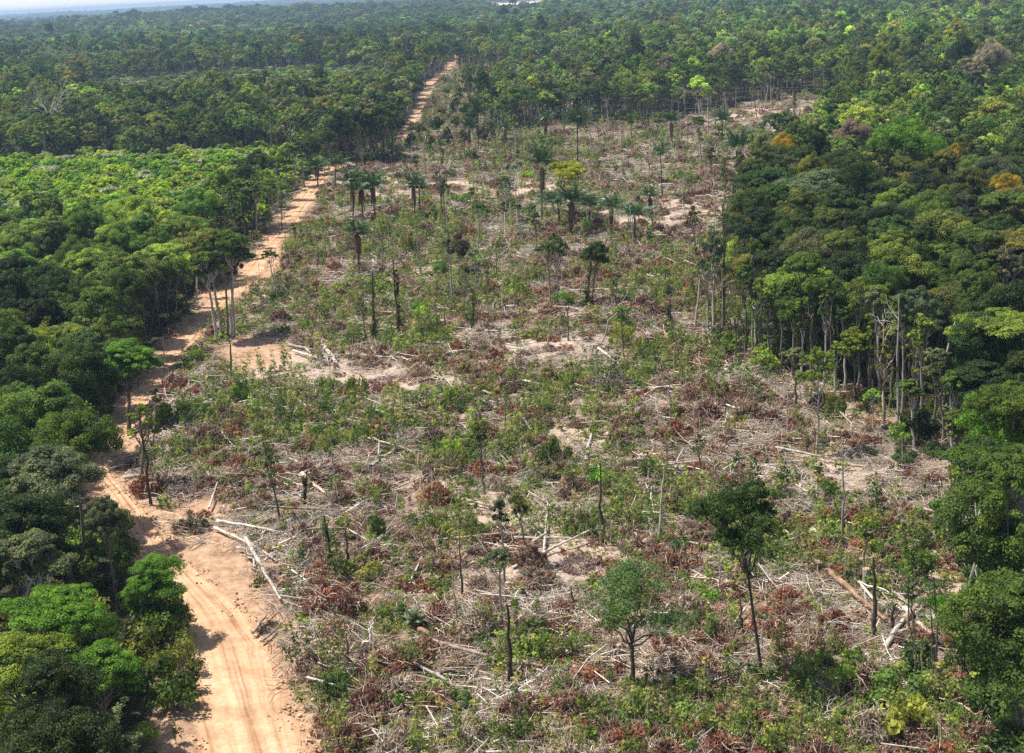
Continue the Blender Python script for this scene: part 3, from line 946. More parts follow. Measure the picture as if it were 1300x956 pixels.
# trees left by the road and in the clearing: foot, top, kind, H0, look, label
for bx, by, tx, ty, key, H0, w, tn, hand in [
    (277, 437, 254, 318, 'tree6', 18.3, 1.0, 'mid green', 'leaning slim tree on the left of the tall clump beside the road'),
    (283, 431, 262, 292, 'tree6', 18.3, 0.9, 'olive green', 'second slim dark trunked tree of the tall clump by the road'),
    (289, 430, 282, 284, 'tree9', 18.2, 0.75, 'mid green', 'tallest flat crowned tree in the clump standing over the road bend'),
    (293, 430, 297, 292, 'tree6', 18.3, 1.15, 'mid green', 'slim tree on the right of the tall clump beside the road'),
    (298, 428, 292, 300, 'tree5', 19.2, 0.55, 'deep green', 'thin pale trunk at the right end of the tall roadside clump'),
    (163, 545, 160, 428, 'tree8', 17.2, 1.05, 'bright green', 'bright green umbrella tree on the left verge of the road'),
    (108, 705, 88, 500, 'tree1', 17.2, 0.78, 'mid green', 'broad leafy tree just left of the road above its lower bend'),
    (150, 772, 122, 612, 'tree7', 19.2, 0.5, 'grey green', 'narrow vine hung tree on the road edge left of the lower bend'),
    (204, 812, 183, 704, 'tree4', 17.3, .62, 'bright green', 'small bright leafed tree leaning over the road at lower left'),
    (968, 869, 928, 598, 'cap', 17, 0.84, 'deep green', 'lone dark crowned tree on a black trunk at lower right'),
    (803, 872, 797, 716, 'wide', 17, 0.8, 'blue green', 'half bare bluish tree with a dark trunk at bottom centre'),
    (709, 391, 705, 288, 'tree5', 19.2, 0.55, 'mid green', 'thin multi stemmed pale tree in the middle of the clearing'),
    (750, 390, 755, 296, 'tree7', 19.2, 0.6, 'deep green', 'dark bushy crowned tree in the middle of the clearing'),
    (1037, 580, 1035, 428, 'tree5', 19.2, .62, 'light green', 'airy light green tree in front of the right forest edge'),
    (1085, 512, 1080, 412, 'tree8', 17.2, 0.55, 'yellow green', 'yellowish bushy tree at the foot of the right forest edge'),
    (582, 352, 583, 292, 'tree2', 19.0, 0.38, 'brown', 'dark brown withered bushy tree left of the clearing centre'),
    (1163, 520, 1166, 352, 'tree5', 19.2, 1.0, 'silvery green', 'pale forked tree with wide bare limbs at the right forest edge'),
    (1280, 560, 1272, 385, 'tree9', 18.2, 1.2, 'light green', 'light green umbrella crowned tree near the right border'),
    (1306, 700, 1286, 478, 'tree4', 17.3, 1.0, 'bright green', 'large bright green tree bulging in from the right border'),
    (1141, 275, 1141, 142, 'tree1', 17.2, 1.35, 'bright green', 'broad vivid green tree high in the right forest'),
    (1036, 330, 1030, 212, 'tree3', 18.0, 1.75, 'silvery green', 'wide silvery green domed tree in the upper right forest'),
    (905, 425, 903, 286, 'tree5', 19.2, 0.6, 'silvery green', 'tall thin greyish tree standing before the right forest corner'),
    (180, 620, 172, 505, 'lean2', 10.0, 1.5, 'light green', 'thin light green tree leaning over the left road edge'),
    (20, 830, 22, 620, 'tree4', 17.3, 1.0, 'dark green', 'dark full tree low on the left border'),
    (100, 590, 118, 430, 'tree4', 17.3, 0.85, 'deep green', 'dark tree behind the bright umbrella tree on the left'),
    (75, 930, 70, 745, 'tree9', 18.2, 0.8, 'bright green', 'low bright green layered tree at bottom left'),
    (130, 960, 126, 805, 'tree8', 17.2, 0.7, 'bright green', 'bright green tree cut by the bottom edge at left'),
    (30, 985, 35, 800, 'tree3', 18.0, 0.8, 'light green', 'lime green tree in the bottom left corner'),
    (1296, 860, 1290, 560, 'tree2', 19.2, 1.0, 'mid green', 'tall leafy tree with pale stems at the lower right border'),
    (1292, 965, 1290, 730, 'tree4', 17.3, 0.95, 'mid green', 'dense green tree in the bottom right corner'),
    (85, 285, 84, 255, 'low1', 8.2, 1.2, 'bright green', 'lime green mound tree in the regrowth at far left'),
]:
    stand(key, bx, by, tx, ty, H0, '', 'tree', 'tree', hand, TINT[tn], rng=rnd, width=w)
SCREEN = [(418, 217, 414, 158, 0, .8), (429, 213, 428, 136, 4, .9), (441, 211, 440, 140, 1, .8), (453, 210, 452, 132, 7, .9), (466, 208, 466, 138, 6, 1.1), (478, 207, 478, 128, 2, .9), (490, 206, 489, 134, 3, .8), (500, 204, 500, 150, 6, .9), (396, 222, 394, 170, 4, .8), (386, 236, 384, 178, 6, 1.0)]
for i, (bx, by, tx, ty, kk, w) in enumerate(SCREEN):
    pn, pc = PAL[[1, 0, 2, 0, 3, 1, 2, 1, 2, 1][i]]
    key, st_, H_, R_ = TREE_KEYS[kk]
    stand(key, bx, by, tx, ty, H_ * 1.0, '%s %s' % (pn, SHAPE_WORD[st_]), 'roadside tree', 'tree', None, jitter(pc, nrg), 'dark trees screening the far road', rng=rnd, width=w)
for i, (bx, by, h_) in enumerate([(522, 192, 30), (534, 188, 34), (547, 194, 28), (556, 180, 32), (567, 190, 36), (578, 176, 30), (588, 190, 34), (600, 178, 36), (612, 186, 32), (560, 158, 24), (575, 150, 26), (590, 158, 28), (547, 168, 22), (566, 130, 20), (583, 124, 20), (606, 160, 30), (622, 180, 34), (412, 219, 20), (424, 217, 24), (436, 215, 22), (448, 213, 24), (460, 212, 22), (472, 211, 24), (484, 210, 22), (496, 208, 24), (700, 200, 26), (640, 190, 24), (600, 214, 22)]):
    pn = ['grey green', 'olive green', 'mid green', 'deep green'][i % 4]
    stand('low%d' % (i % 4), bx, by, bx, by - h_, [7, 8, 8, 8][i % 4], pn + ' bushy', 'low tree', 'tree', None, jitter(TINT[pn], nrg), 'scrubby trees beside the far road', rng=rnd, width=.75)
EDGE = [(948, 452, 944, 335), (955, 462, 953, 350), (968, 470, 966, 345), (978, 466, 975, 372), (992, 476, 992, 360), (1006, 482, 1004, 345), (1018, 486, 1020, 392), (1030, 488, 1030, 352), (1046, 492, 1048, 372), (1058, 496, 1057, 340), (1072, 500, 1075, 388), (1090, 506, 1090, 350), (1104, 512, 1108, 398), (1116, 516, 1114, 362), (1130, 524, 1134, 410), (1146, 530, 1144, 372), (1158, 538, 1162, 430), (1172, 544, 1170, 396), (1186, 552, 1192, 440), (1200, 562, 1198, 452), (1208, 590, 1212, 470), (1214, 640, 1216, 520), (1220, 690, 1226, 570), (942, 395, 940, 300), (948, 345, 946, 262), (962, 452, 958, 300), (1122, 545, 1124, 430), (1060, 520, 1062, 432), (1010, 520, 1008, 440), (1160, 575, 1158, 480),
        (238, 392, 234, 322), (250, 380, 246, 305), (264, 366, 262, 300), (280, 350, 276, 285), (298, 330, 296, 262), (312, 316, 308, 245), (326, 302, 324, 232), (342, 284, 338, 212), (354, 270, 352, 205), (364, 256, 362, 190), (376, 244, 376, 188)]
for i, (bx, by, tx, ty) in enumerate(EDGE):
    kk = [0, 3, 2, 3, 0, 2, 3][i % 7]; tn = ['mid green', 'olive green', 'light green', 'grey green', 'mid green'][i % 5]
    stand('lean%d' % kk, bx, by, tx, ty, 10, 'tall thin ' + tn, 'edge tree', 'tree', None, jitter(TINT[tn], nrg), 'slender trees along the forest edge', rng=rnd, width=rnd.uniform(.95, 1.35))
# the yellow flowering tree and blossoms in the forest
P, Q = heightto(709, 281, 722, 203)
stand('cap', 709, 281, 722, 203, 16.5, '', 'tree', 'tree', 'yellow flowering umbrella tree alone in the upper clearing', (0.30, 0.35, 0.02), rng=rnd, width=1.2)
for bx, by, tx, ty, w, hand in [(995, 258, 994, 178, 0.7, 'orange yellow blossoming tree at the corner of the right forest'), (1278, 330, 1276, 230, 0.75, 'yellow blossoming tree at the right border'), (1214, 275, 1213, 192, 0.5, 'small yellow blossoming crown inside the right forest'),
                                (1010, 52, 1009, 20, 0.8, 'tiny yellow blossoming crown far off at upper right'), (861, 52, 860, 23, 0.7, 'distant yellow blossoming crown above the clearing'), (937, 68, 937, 42, 0.7, 'distant yellow blossoming crown between the two farthest ones')]:
    RESERVED.append((ground(bx, by)[0], ground(bx, by)[1], 7.0))
    stand('tree0' if by > 200 else 'tree3', bx, by, tx, ty - (14 if by > 200 else 5), 17.3, '', 'tree', 'tree', hand, (0.34, 0.27, 0.02), rng=rnd, width=w)
for bx, by, tx, ty, w, tn, hand in [(1118, 150, 1118, 64, 0.9, 'yellow green', 'yellow green rounded tree high in the upper right forest'), (917, 120, 916, 56, 1.0, 'pale grey', 'pale grey leafless looking crown in the far forest'), (1223, 130, 1224, 46, 1.0, 'dark green', 'very dark round tree in the upper right forest'),
                                    (1258, 148, 1260, 50, 1.0, 'pale grey', 'grey twiggy tree near the upper right corner'), (905, 25, 905, 0, 1.0, 'dark green', 'dark lone emergent tree on the far skyline'), (1085, 250, 1082, 160, 0.95, 'grey brown', 'grey brown bare looking crown left of the vivid green tree'),
                                    (62, 62, 62, 28, 1.1, 'dark green', 'dark emergent tree on the far left ridge'), (540, 108, 541, 52, 1.0, 'light green', 'light green tree above the road bend far away'), (640, 38, 641, 8, 1.3, 'dark green', 'dark bluish crown in front of the far pale field')]:
    RESERVED.append((ground(bx, by)[0], ground(bx, by)[1], 6.0))
    stand('tree1' if w >= 1 else 'tree3', bx, by, tx, ty - (8 if by > 100 else 2), 17.3, '', 'tree', 'tree', hand, TINT[tn], rng=rnd, width=w)
stand('dead_tree', 63, 190, 58, 108, 14.5, '', 'tree', 'dead tree', 'big white limbed half dead tree at the far left forest edge', (0.09, 0.14, 0.06), rng=rnd)
stand('cecropia0', 657, 289, 652, 193, 11.5, '', 'cecropia', 'tree', 'silver leaved cecropia on a thin white stem left of the yellow tree', (0.22, 0.27, 0.2), rng=rnd, width=0.95)
for i, (bx, by, tx, ty) in enumerate([(1135, 130, 1133, 96), (1248, 180, 1247, 138), (40, 120, 38, 86), (302, 152, 300, 118), (1205, 140, 1206, 92), (690, 142, 690, 100), (146, 285, 146, 258), (1215, 360, 1210, 262)]):
    stand('cecropia%d' % (i % 2), bx, by, tx, ty, 11.5, 'silver leaved', 'cecropia', 'tree', None, (0.24, 0.28, 0.22), 'pale cecropias in the forest', rng=rnd, width=1.1)

# vine clad trunks
VINES = [(475, 434, 473, 345, 1), (507, 432, 503, 330, 1), (745, 392, 748, 330, 1.3), (424, 727, 411, 655, .8), (725, 300, 722, 250, .8), (918, 424, 919, 285, .8), (560, 268, 561, 232, .8), (387, 640, 386, 600, .7), (560, 215, 563, 190, .9), (600, 420, 601, 372, .8), (850, 430, 848, 380, .9), (985, 470, 986, 360, 1.3), (1002, 470, 1003, 350, 1.0)]
for i, (bx, by, tx, ty, w) in enumerate(VINES):
    tn = ['deep green', 'brown', 'olive green'][i % 3]
    tc_ = (0.05, 0.04, 0.028) if tn == 'brown' else TINT[tn]
    stand('vine%d' % (i % 3), bx, by, tx, ty, 10, tn, 'vine clad trunk', 'tree trunk', None, jitter(tc_, nrg), 'trunks wrapped in creepers', rng=rnd, width=w)

# bare standing trunks: foot, top, wood, variant, thickness
SN = [(882, 419, 892, 322, 'white', 0, 1.1), (904, 419, 905, 315, 'pale', 1, 1), (933, 419, 934, 350, 'pale', 0, .8), (960, 451, 957, 325, 'pale', 1, 1.3), (857, 478, 856, 384, 'tan', 1, .9), (876, 368, 875, 318, 'tan', 0, .7), (1139, 545, 1141, 378, 'pale', 1, 1.2), (1122, 537, 1121, 400, 'tan', 2, .9), (1148, 527, 1150, 470, 'red', 1, .8),
      (1183, 542, 1215, 402, 'pale', 3, 1.3), (1198, 521, 1232, 464, 'pale', 3, .6), (1219, 555, 1220, 518, 'tan', 0, .9), (1070, 697, 1070, 558, 'pale', 1, .8), (1110, 818, 1109, 708, 'dark', 0, 1.5), (1224, 870, 1221, 768, 'dark', 0, 1.6), (1132, 803, 1134, 768, 'dark', 0, 1.4), (1029, 836, 1029, 806, 'red', 0, 1.5), (995, 866, 998, 832, 'red', 1, 1.3),
      (1131, 866, 1132, 840, 'tan', 0, 1.5), (910, 621, 909, 560, 'tan', 2, .9), (914, 756, 913, 700, 'pale', 1, .7), (649, 869, 644, 767, 'dark', 0, 1.5), (765, 693, 762, 588, 'dark', 1, 1.1), (837, 686, 843, 592, 'white', 0, 1.0), (825, 637, 823, 598, 'white', 0, .7), (832, 640, 831, 602, 'white', 1, .6), (587, 755, 583, 680, 'dark', 0, .8), (727, 777, 725, 745, 'dark', 1, 1.0),
      (802, 780, 800, 714, 'pale', 1, 1.2), (440, 846, 440, 802, 'tan', 0, 1.7), (192, 643, 176, 520, 'dark', 1, 1.2), (209, 472, 207, 428, 'pale', 0, .9), (294, 480, 291, 424, 'dark', 0, 1.3), (320, 537, 322, 497, 'pale', 2, .6), (354, 520, 354, 498, 'tan', 0, .7), (461, 838, 470, 790, 'white', 2, 1.2), (413, 700, 415, 662, 'pale', 1, .9),
      (615, 369, 613, 318, 'pale', 1, .7), (631, 360, 630, 320, 'dark', 0, .8), (492, 325, 488, 250, 'tan', 3, 1.0), (762, 437, 800, 362, 'pale', 3, .8), (696, 445, 697, 400, 'tan', 1, 1.0), (851, 560, 850, 500, 'pale', 0, .5), (758, 505, 757, 440, 'pale', 0, .6), (1242, 775, 1238, 640, 'white', 3, .9), (1236, 772, 1230, 590, 'pale', 3, 1.0), (65, 800, 62, 715, 'pale', 2, 1.1), (60, 650, 50, 540, 'pale', 1, 1.1), (105, 520, 101, 430, 'pale', 0, .9), (560, 245, 556, 205, 'dark', 0, 1.0),
      (358, 292, 357, 240, 'dark', 0, .8), (413, 330, 412, 265, 'tan', 1, .7), (1146, 600, 1145, 550, 'pale', 0, .5), (1196, 566, 1197, 530, 'tan', 0, .6), (942, 800, 940, 760, 'dark', 1, .9), (870, 815, 866, 765, 'pale', 1, .7), (170, 88, 163, 62, 'white', 1, 2.2), (270, 85, 268, 66, 'white', 0, 1.6), (360, 118, 359, 94, 'white', 2, 1.6), (172, 180, 170, 150, 'pale', 0, 1.4)]
WW = {'white': 'white', 'pale': 'pale grey', 'tan': 'tan', 'dark': 'dark', 'red': 'reddish'}
VW = ['straight', 'stubby limbed', 'twiggy', 'bent']
for bx, by, tx, ty, w, v, th in SN:
    o = stand('snag_%s%d' % (w, v), bx, by, tx, ty, 10.2, WW[w] + ' ' + VW[v], 'bare trunk', 'tree trunk', None, None, 'bare trunks left standing', rng=rnd, width=th)

# logs: ends, kind
LG = [(605, 688, 723, 688, 'log_white0', .95, 'long white fallen trunk lying level across the white log cross'), (690, 712, 696, 644, 'log_white1', .7, 'white trunk pointing away from the camera in the white log cross'), (656, 658, 690, 687, 'log_pale0', .65, 'short pale log slanting into the white log cross'), (676, 696, 695, 684, 'log_tan1', .9, None), (561, 634, 651, 655, 'log_tan0', 1.0, None), (655, 584, 736, 594, 'log_red0', .8, None), (744, 592, 751, 558, 'log_white1', 1.2, 'thick pale log lying end on near the centre right'),
      (533, 806, 570, 825, 'log_red1', 1.4, None), (520, 748, 552, 680, 'log_white0', .4, 'thin white pole lying aslant left of the white log cross'), (704, 606, 753, 603, 'log_pale1', .5, None), (832, 744, 878, 752, 'log_tan1', 1.3, None), (651, 850, 690, 856, 'log_tan0', 1.3, None), (620, 830, 642, 842, 'log_pale0', 1.1, None), (1016, 667, 1094, 743, 'log_pale0', 1.35, 'long thick split pale trunk slanting down at lower right'), (1030, 676, 1110, 770, 'tree_pale', 1.2, 'forked pale fallen tree lying beside the long split trunk'),
      (1038, 722, 1124, 797, 'log_red0', 1.5, 'long orange brown log slanting down at lower right'), (1123, 833, 1148, 795, 'log_white1', 1.3, 'stout pale log pointing up right beside the crossed heap'), (1148, 797, 1170, 770, 'log_tan0', 1.6, None), (1127, 646, 1202, 662, 'tree_tan', 1.2, None), (1082, 702, 1177, 703, 'log_dark0', 1.0, None), (1085, 722, 1110, 718, 'log_tan1', 1.3, None), (988, 669, 1066, 642, 'log_dark1', 1.5, 'dark fallen trunk right of the lone dark crowned tree'), (1030, 640, 1115, 634, 'tree_dark', 1.0, None),
      (850, 693, 913, 700, 'log_white0', .8, None), (850, 746, 880, 752, 'log_pale1', 1.0, None), (923, 812, 948, 778, 'log_white1', .8, None), (1132, 685, 1176, 697, 'log_tan0', .8, None), (1136, 780, 1164, 788, 'log_white0', 1.5, 'white splintered log across the crossed heap at lower right'), (1165, 800, 1196, 826, 'log_tan1', 1.0, None), (1130, 815, 1163, 803, 'log_pale0', .9, None),
      (158, 612, 240, 599, 'log_pale0', 1.0, 'long pale log lying level beside the road above the lower bend'), (273, 676, 313, 694, 'log_white1', .9, None), (313, 692, 357, 770, 'log_white0', 1.1, 'long white bare pole slanting down toward the lower road bend'), (276, 668, 348, 681, 'tree_white', .8, None), (314, 692, 352, 717, 'log_white1', .7, None), (249, 586, 267, 611, 'log_pale1', .9, None), (266, 652, 277, 618, 'log_white0', .6, None), (384, 608, 413, 633, 'log_tan0', 1.3, None), (322, 811, 339, 788, 'log_tan1', .9, None), (332, 820, 353, 804, 'log_pale0', .7, None), (360, 745, 412, 729, 'log_tan0', .8, None),
      (163, 558, 254, 487, 'tree_pale', 1.0, 'long pale fallen tree slanting up beside the road at left'), (196, 560, 262, 490, 'log_tan1', .7, None), (262, 509, 347, 502, 'log_white0', .7, None), (372, 508, 416, 540, 'log_white1', .6, None), (311, 556, 370, 578, 'log_tan0', .8, None), (414, 447, 428, 467, 'log_white1', 1.8, 'short thick white log beside the bare pinkish earth patch'), (367, 443, 408, 452, 'log_pale0', 1.2, None), (373, 450, 415, 463, 'log_white0', 1.1, None), (330, 487, 378, 475, 'log_tan1', .8, None), (380, 440, 400, 458, 'log_pale1', 1.0, None),
      (807, 349, 836, 356, 'log_white0', 1.3, 'short bright log right of the dark bushy tree'), (563, 481, 580, 502, 'log_white0', .8, None), (603, 498, 624, 505, 'log_tan1', 1.1, None), (655, 488, 689, 495, 'log_pale0', 1.1, None), (440, 455, 486, 459, 'log_pale1', 1.2, None), (530, 490, 569, 479, 'log_dark0', .9, None), (430, 397, 455, 380, 'log_white1', .9, None), (743, 583, 750, 560, 'log_tan0', 1.0, None), (655, 522, 674, 551, 'log_pale1', 1.1, None), (680, 470, 700, 462, 'log_tan0', 1, None), (760, 448, 786, 468, 'log_white0', 1.0, None), (718, 462, 780, 461, 'log_tan0', .8, None), (800, 470, 850, 460, 'log_pale1', .7, None), (810, 500, 835, 512, 'log_white1', .9, None),
      (930, 560, 985, 530, 'tree_tan', .9, None), (985, 575, 1060, 590, 'log_pale0', .8, None), (1010, 480, 1070, 500, 'log_pale1', .8, None), (1060, 595, 1100, 600, 'log_tan0', 1, None), (905, 455, 945, 480, 'log_dark1', 1.1, None), (940, 470, 1010, 520, 'tree_pale', .9, None), (1180, 700, 1205, 730, 'log_tan1', 1.2, None), (1150, 640, 1190, 632, 'log_dark0', .9, None)]
for x1, y1, x2, y2, key, th, hand in LG:
    w = key[4:].rstrip('0123456789') if key.startswith('log_') else key[5:]
    A = abs(x2 - x1) > 2 * abs(y2 - y1)
    B = abs(y2 - y1) > 2 * abs(x2 - x1)
    up = (x2 - x1) * (y2 - y1) < 0
    ori = 'level' if A else ('end on' if B else ('right rising' if up else 'right sloping'))
    lie(key, x1, y1, x2, y2, 8, '%s %s' % (WW[w], ori), 'fallen tree' if key.startswith('tree_') else 'fallen log', 'log' if key.startswith('log_') else 'fallen tree', hand, th * (1.0), 0.25 + 0.35 * rnd.random(), 'felled logs on the ground')

SK = [(560, 540, 622, 552, 'skel_white1', 'lattice of white bare branches near the clearing centre'), (640, 745, 700, 770, 'skel_white0', 'tangle of white branches below the white log cross'), (690, 735, 712, 770, 'skel_white2', None), (612, 745, 640, 735, 'skel_pale1', None), (835, 640, 878, 662, 'skel_white2', None), (500, 690, 560, 700, 'skel_pale1', None), (440, 820, 490, 860, 'skel_pale0', None), (850, 830, 905, 800, 'skel_pale2', None), (395, 455, 440, 465, 'skel_white1', None),
      (300, 700, 350, 740, 'skel_white0', 'white forked branch tangle right of the lower road bend'), (230, 540, 290, 500, 'skel_pale2', None), (785, 320, 815, 330, 'skel_pale1', None), (1130, 750, 1180, 800, 'skel_pale2', None), (380, 680, 430, 650, 'skel_pale0', None), (560, 620, 600, 640, 'skel_white1', None), (470, 600, 500, 560, 'skel_pale1', None), (940, 575, 985, 560, 'skel_pale0', None), (1100, 660, 1150, 640, 'skel_pale1', None), (760, 650, 800, 670, 'skel_pale2', None), (900, 490, 940, 500, 'skel_white0', None), (640, 440, 690, 450, 'skel_pale1', None), (470, 390, 440, 380, 'skel_pale2', None), (585, 330, 620, 345, 'skel_pale0', None), (320, 560, 350, 590, 'skel_pale1', None), (820, 720, 860, 730, 'skel_white2', None), (790, 810, 830, 790, 'skel_pale0', None)]
for x1, y1, x2, y2, key, hand in SK:
    w = key[5:].rstrip('0123456789')
    lie(key, x1, y1, x2, y2, 9, WW[w] + ' tangled', 'fallen branch', 'fallen branch', hand, None, 0.45, 'bare fallen branches')

for i, (bx, by, s_) in enumerate([(200, 765, 1.5), (206, 790, 1.7), (212, 815, 1.9), (204, 840, 1.8), (222, 858, 1.5), (190, 778, 1.6), (196, 822, 1.9), (180, 850, 1.8), (216, 885, 1.6), (176, 745, 1.4), (160, 715, 1.3), (225, 905, 1.5)]):
    P = ground(bx, by)
    tn = ['mid green', 'olive green', 'deep green'][i % 3]
    o = thing('shrub%d' % (i % 5), P, (0, 0, rnd.uniform(0, 6)), (s_, s_, s_ * 1.35), jitter(np.array(TINT[tn]) * 1.2, nrg)); tag(o, 'large ' + tn, 'verge shrub', 'shrub', 'bushes crowding the left verge of the road', None, pos=(bx, by))
BR = [(242, 673, 26, 'brown', 'brown heap of dry brush at the lower road bend'), (408, 772, 38, 'rust red', 'big rust red dead leafed heap right of the road'), (340, 800, 16, 'brown', None), (568, 600, 30, 'brown', None), (682, 616, 22, 'grey brown', None), (436, 756, 26, 'rust red', None), (545, 463, 22, 'rust red', None), (488, 496, 20, 'rust red', None), (676, 468, 16, 'rust red', None), (778, 492, 30, 'grey brown', 'hollow grey brush heap on the far side of the pale straw'), (797, 328, 24, 'grey brown', None), (1006, 780, 26, 'rust red', None), (985, 800, 24, 'rust red', None), (745, 488, 14, 'rust red', None), (690, 540, 18, 'brown', None),
      (480, 630, 28, 'rust red', None), (560, 720, 26, 'rust red', None), (690, 800, 28, 'rust red', None), (800, 600, 26, 'brown', None), (230, 625, 20, 'grey brown', None), (960, 510, 26, 'brown', None), (1010, 540, 24, 'rust red', None), (560, 780, 26, 'rust red', None), (735, 720, 24, 'grey brown', None), (300, 620, 22, 'brown', None), (1160, 810, 24, 'rust red', None), (870, 640, 26, 'grey brown', None), (430, 540, 22, 'rust red', None), (1060, 380, 20, 'brown', None), (890, 250, 20, 'rust red', None), (900, 330, 22, 'rust red', None), (920, 300, 16, 'rust red', None), (640, 330, 14, 'brown', None), (850, 690, 26, 'grey brown', None), (520, 560, 20, 'brown', None), (940, 720, 24, 'brown', None), (330, 395, 14, 'grey brown', None), (345, 385, 14, 'grey brown', None)]
for i, (x, y, rpx, tn, hand) in enumerate(BR):
    P = ground(x, y); d = np.linalg.norm(P - CAM); s = rpx * d / F / 2.2
    o = thing('brush%d' % (i % 4), P, (0, 0, rnd.uniform(0, 6.28)), (s * 1.15, s, s * 1.15), jitter(TINT[tn], nrg, .1))
    tag(o, tn, 'brush heap', 'brush pile', 'heaps of dead brush', hand, pos=(x, y))

ST = [(1100, 745, 'pale', 2.2), (1164, 765, 'tan', 1.6), (870, 480, 'pale', 1.3), (1105, 742, 'red', 1.1), (388, 555, 'tan', 1.4), (425, 470, 'tan', 1.5), (985, 690, 'tan', 1.2), (730, 500, 'red', 1.1), (1190, 790, 'pale', 1.3), (610, 470, 'tan', 1.5), (350, 540, 'pale', 1.3), (520, 640, 'tan', 1.1), (905, 740, 'pale', 1.1), (1120, 690, 'red', 1.1), (760, 780, 'tan', 1.0), (1010, 830, 'tan', 1.2)]
for x, y, w, s in ST:
    P = ground(x, y)
    o = thing('stump_' + w, P, (0, 0, rnd.uniform(0, 6)), (s * .6, s * .6, s * .85)); tag(o, WW[w] + ' splintered', 'stump', 'stump', 'splintered stumps', None, pos=(x, y))

# ------------------------------------------------------------------ forest: candidate points
def jgrid(step, y0, y1, seed, half=0.40, extra=45, jit=0.42):
    r = np.random.default_rng(seed)
    yv = np.arange(y0, y1, step)
    out = []
    for i, y in enumerate(yv):
        w = half * y + extra
        xv = np.arange(-w, w, step) + (step / 2 if i % 2 else 0)
        out.append(np.stack([xv, np.full(len(xv), y)], -1))
    P = np.concatenate(out); P += r.uniform(-jit, jit, P.shape) * step
    return P


res = np.array(RESERVED)


def free(P, rad=0.0, f=1.0):
    ok = np.ones(len(P), bool)
    for x, y, r in res:
        ok &= (P[:, 0] - x) ** 2 + (P[:, 1] - y) ** 2 > (r * f + rad) ** 2
    return ok


P = jgrid(7.2, 62, 700, 31)
Z = hh(P[:, 0], P[:, 1]); reg, px, py = region(P[:, 0], P[:, 1], Z)
rdv = road_dist(P[:, 0], P[:, 1])
r = np.random.default_rng(32)
ok = (reg == 1) & (rdv > np.where(P[:, 1] < 205, 4.5, 0.7)) & free(P, 0.8) & (px > -90) & (px < 1400) & (py < 1330)
# thin out by the lower track, where bare soil shows between the trees
ok &= ~((px > 100) & (px < 235) & (py > 735) & (py < 935))
ok &= ~((px > 1190) & (px < 1272) & (py > 590))
ok &= ~((py > 940) & (px > 170) & (px < 1215))
P, Z, px, py = P[ok], Z[ok], px[ok], py[ok]
tpx, tpy = proj(np.stack([P[:, 0], P[:, 1], Z + 15], -1))
vis = (tpy < 950) & (tpx > -15) & (tpx < 1315)
P, Z, px, py = P[vis], Z[vis], px[vis], py[vis]
tpy = tpy[vis]; tpx = tpx[vis]
dist = np.hypot(P[:, 0], P[:, 1])
order = np.argsort(dist)
NIND = 246
ind, rest = order[:NIND], order[NIND:]
MASK_CUT = dist[ind[-1]]
kinds_w = np.array([1, 1.1, 1.1, .8, 1.1, .45, .5, 1, .8, .35]); kinds_w /= kinds_w.sum()


def shade_pick(n, r):
    return r.choice(len(PAL), n, p=[.17, .24, .26, .13, .08, .12])


tk = r.choice(len(TREE_KEYS), len(P), p=kinds_w); tp = shade_pick(len(P), r)
# the leafage of the left forest nearest the regrowth is lighter
lf = (tpx < 400) & (tpy < 345) & (tpy > 190)
tp = np.where(lf & (r.random(len(P)) < 0.7), r.choice([2, 5, 2], len(P)), tp)
hs = r.uniform(0.72, 1.15, len(P)) * np.where(r.random(len(P)) < .06, 1.2, 1.0) * np.where(px < 300, np.where(py > 600, .92, .95), 1.0)
ws = r.uniform(0.65, 1.2, len(P)) * np.where(r.random(len(P)) < .15, 1.45, 1.0)
nr_ = (P[:, 1] < 215) & (px < 300)
tk = np.where(nr_ & np.isin(tk, [3, 8, 9]), 4, tk); tp = np.where(nr_ & (tp == 3), 1, tp)
for i in ind:
    key, st, H_, R_ = TREE_KEYS[tk[i]]
    pn, pc = PAL[tp[i]]
    if lf[i]:
        pc = tuple(np.array(pc) * 1.5)
    loc = (P[i, 0], P[i, 1], Z[i])
    o = thing(key, loc, (r.normal(0, .03), r.normal(0, .03), r.uniform(0, 6.28)), (ws[i], ws[i], hs[i] * 18 / H_ * 1.0), jitter(pc, r))
    tag(o, '%s %s' % (pn, SHAPE_WORD[st]), 'tree', 'tree', 'forest trees round the clearing', None, pos=(tpx[i], tpy[i]))

# the rest of the near forest, then the forest to the horizon
FARP = []
for i, (st, H_, R_) in enumerate([('dome', 18, 5.6), ('tall_dome', 19, 5.0), ('layered', 18, 6), ('dome', 17, 5), ('airy', 18, 5), ('slim', 18, 3.4), ('tall_dome', 17, 5.5)]):
    T, C = tree_proto(400 + i, H_, R_, st, 0.42, 0.62)
    C2 = MB(); C2.merge(C, 0); C2.merge(T, 1)
    FARP.append(C2.mesh('far_tree_shape', [M['leaf'], M['pale_bark' if i in (1, 4, 5) else 'bark']]))
T, C, S = palm_proto(410, 15, 3.6, 11, False, 0.5)
C2 = MB(); C2.merge(C, 0); C2.merge(T, 1); FARP.append(C2.mesh('far_palm_shape', [M['leaf'], M['bark']]))
C2 = MB(); T, C = cecropia_proto(411, 15, 3.6); C2.merge(C, 0); C2.merge(T, 1); FARP.append(C2.mesh('far_pale_shape', [M['leaf'], M['white_wood']]))

pa, ra, sa, ia, ta = [], [], [], [], []


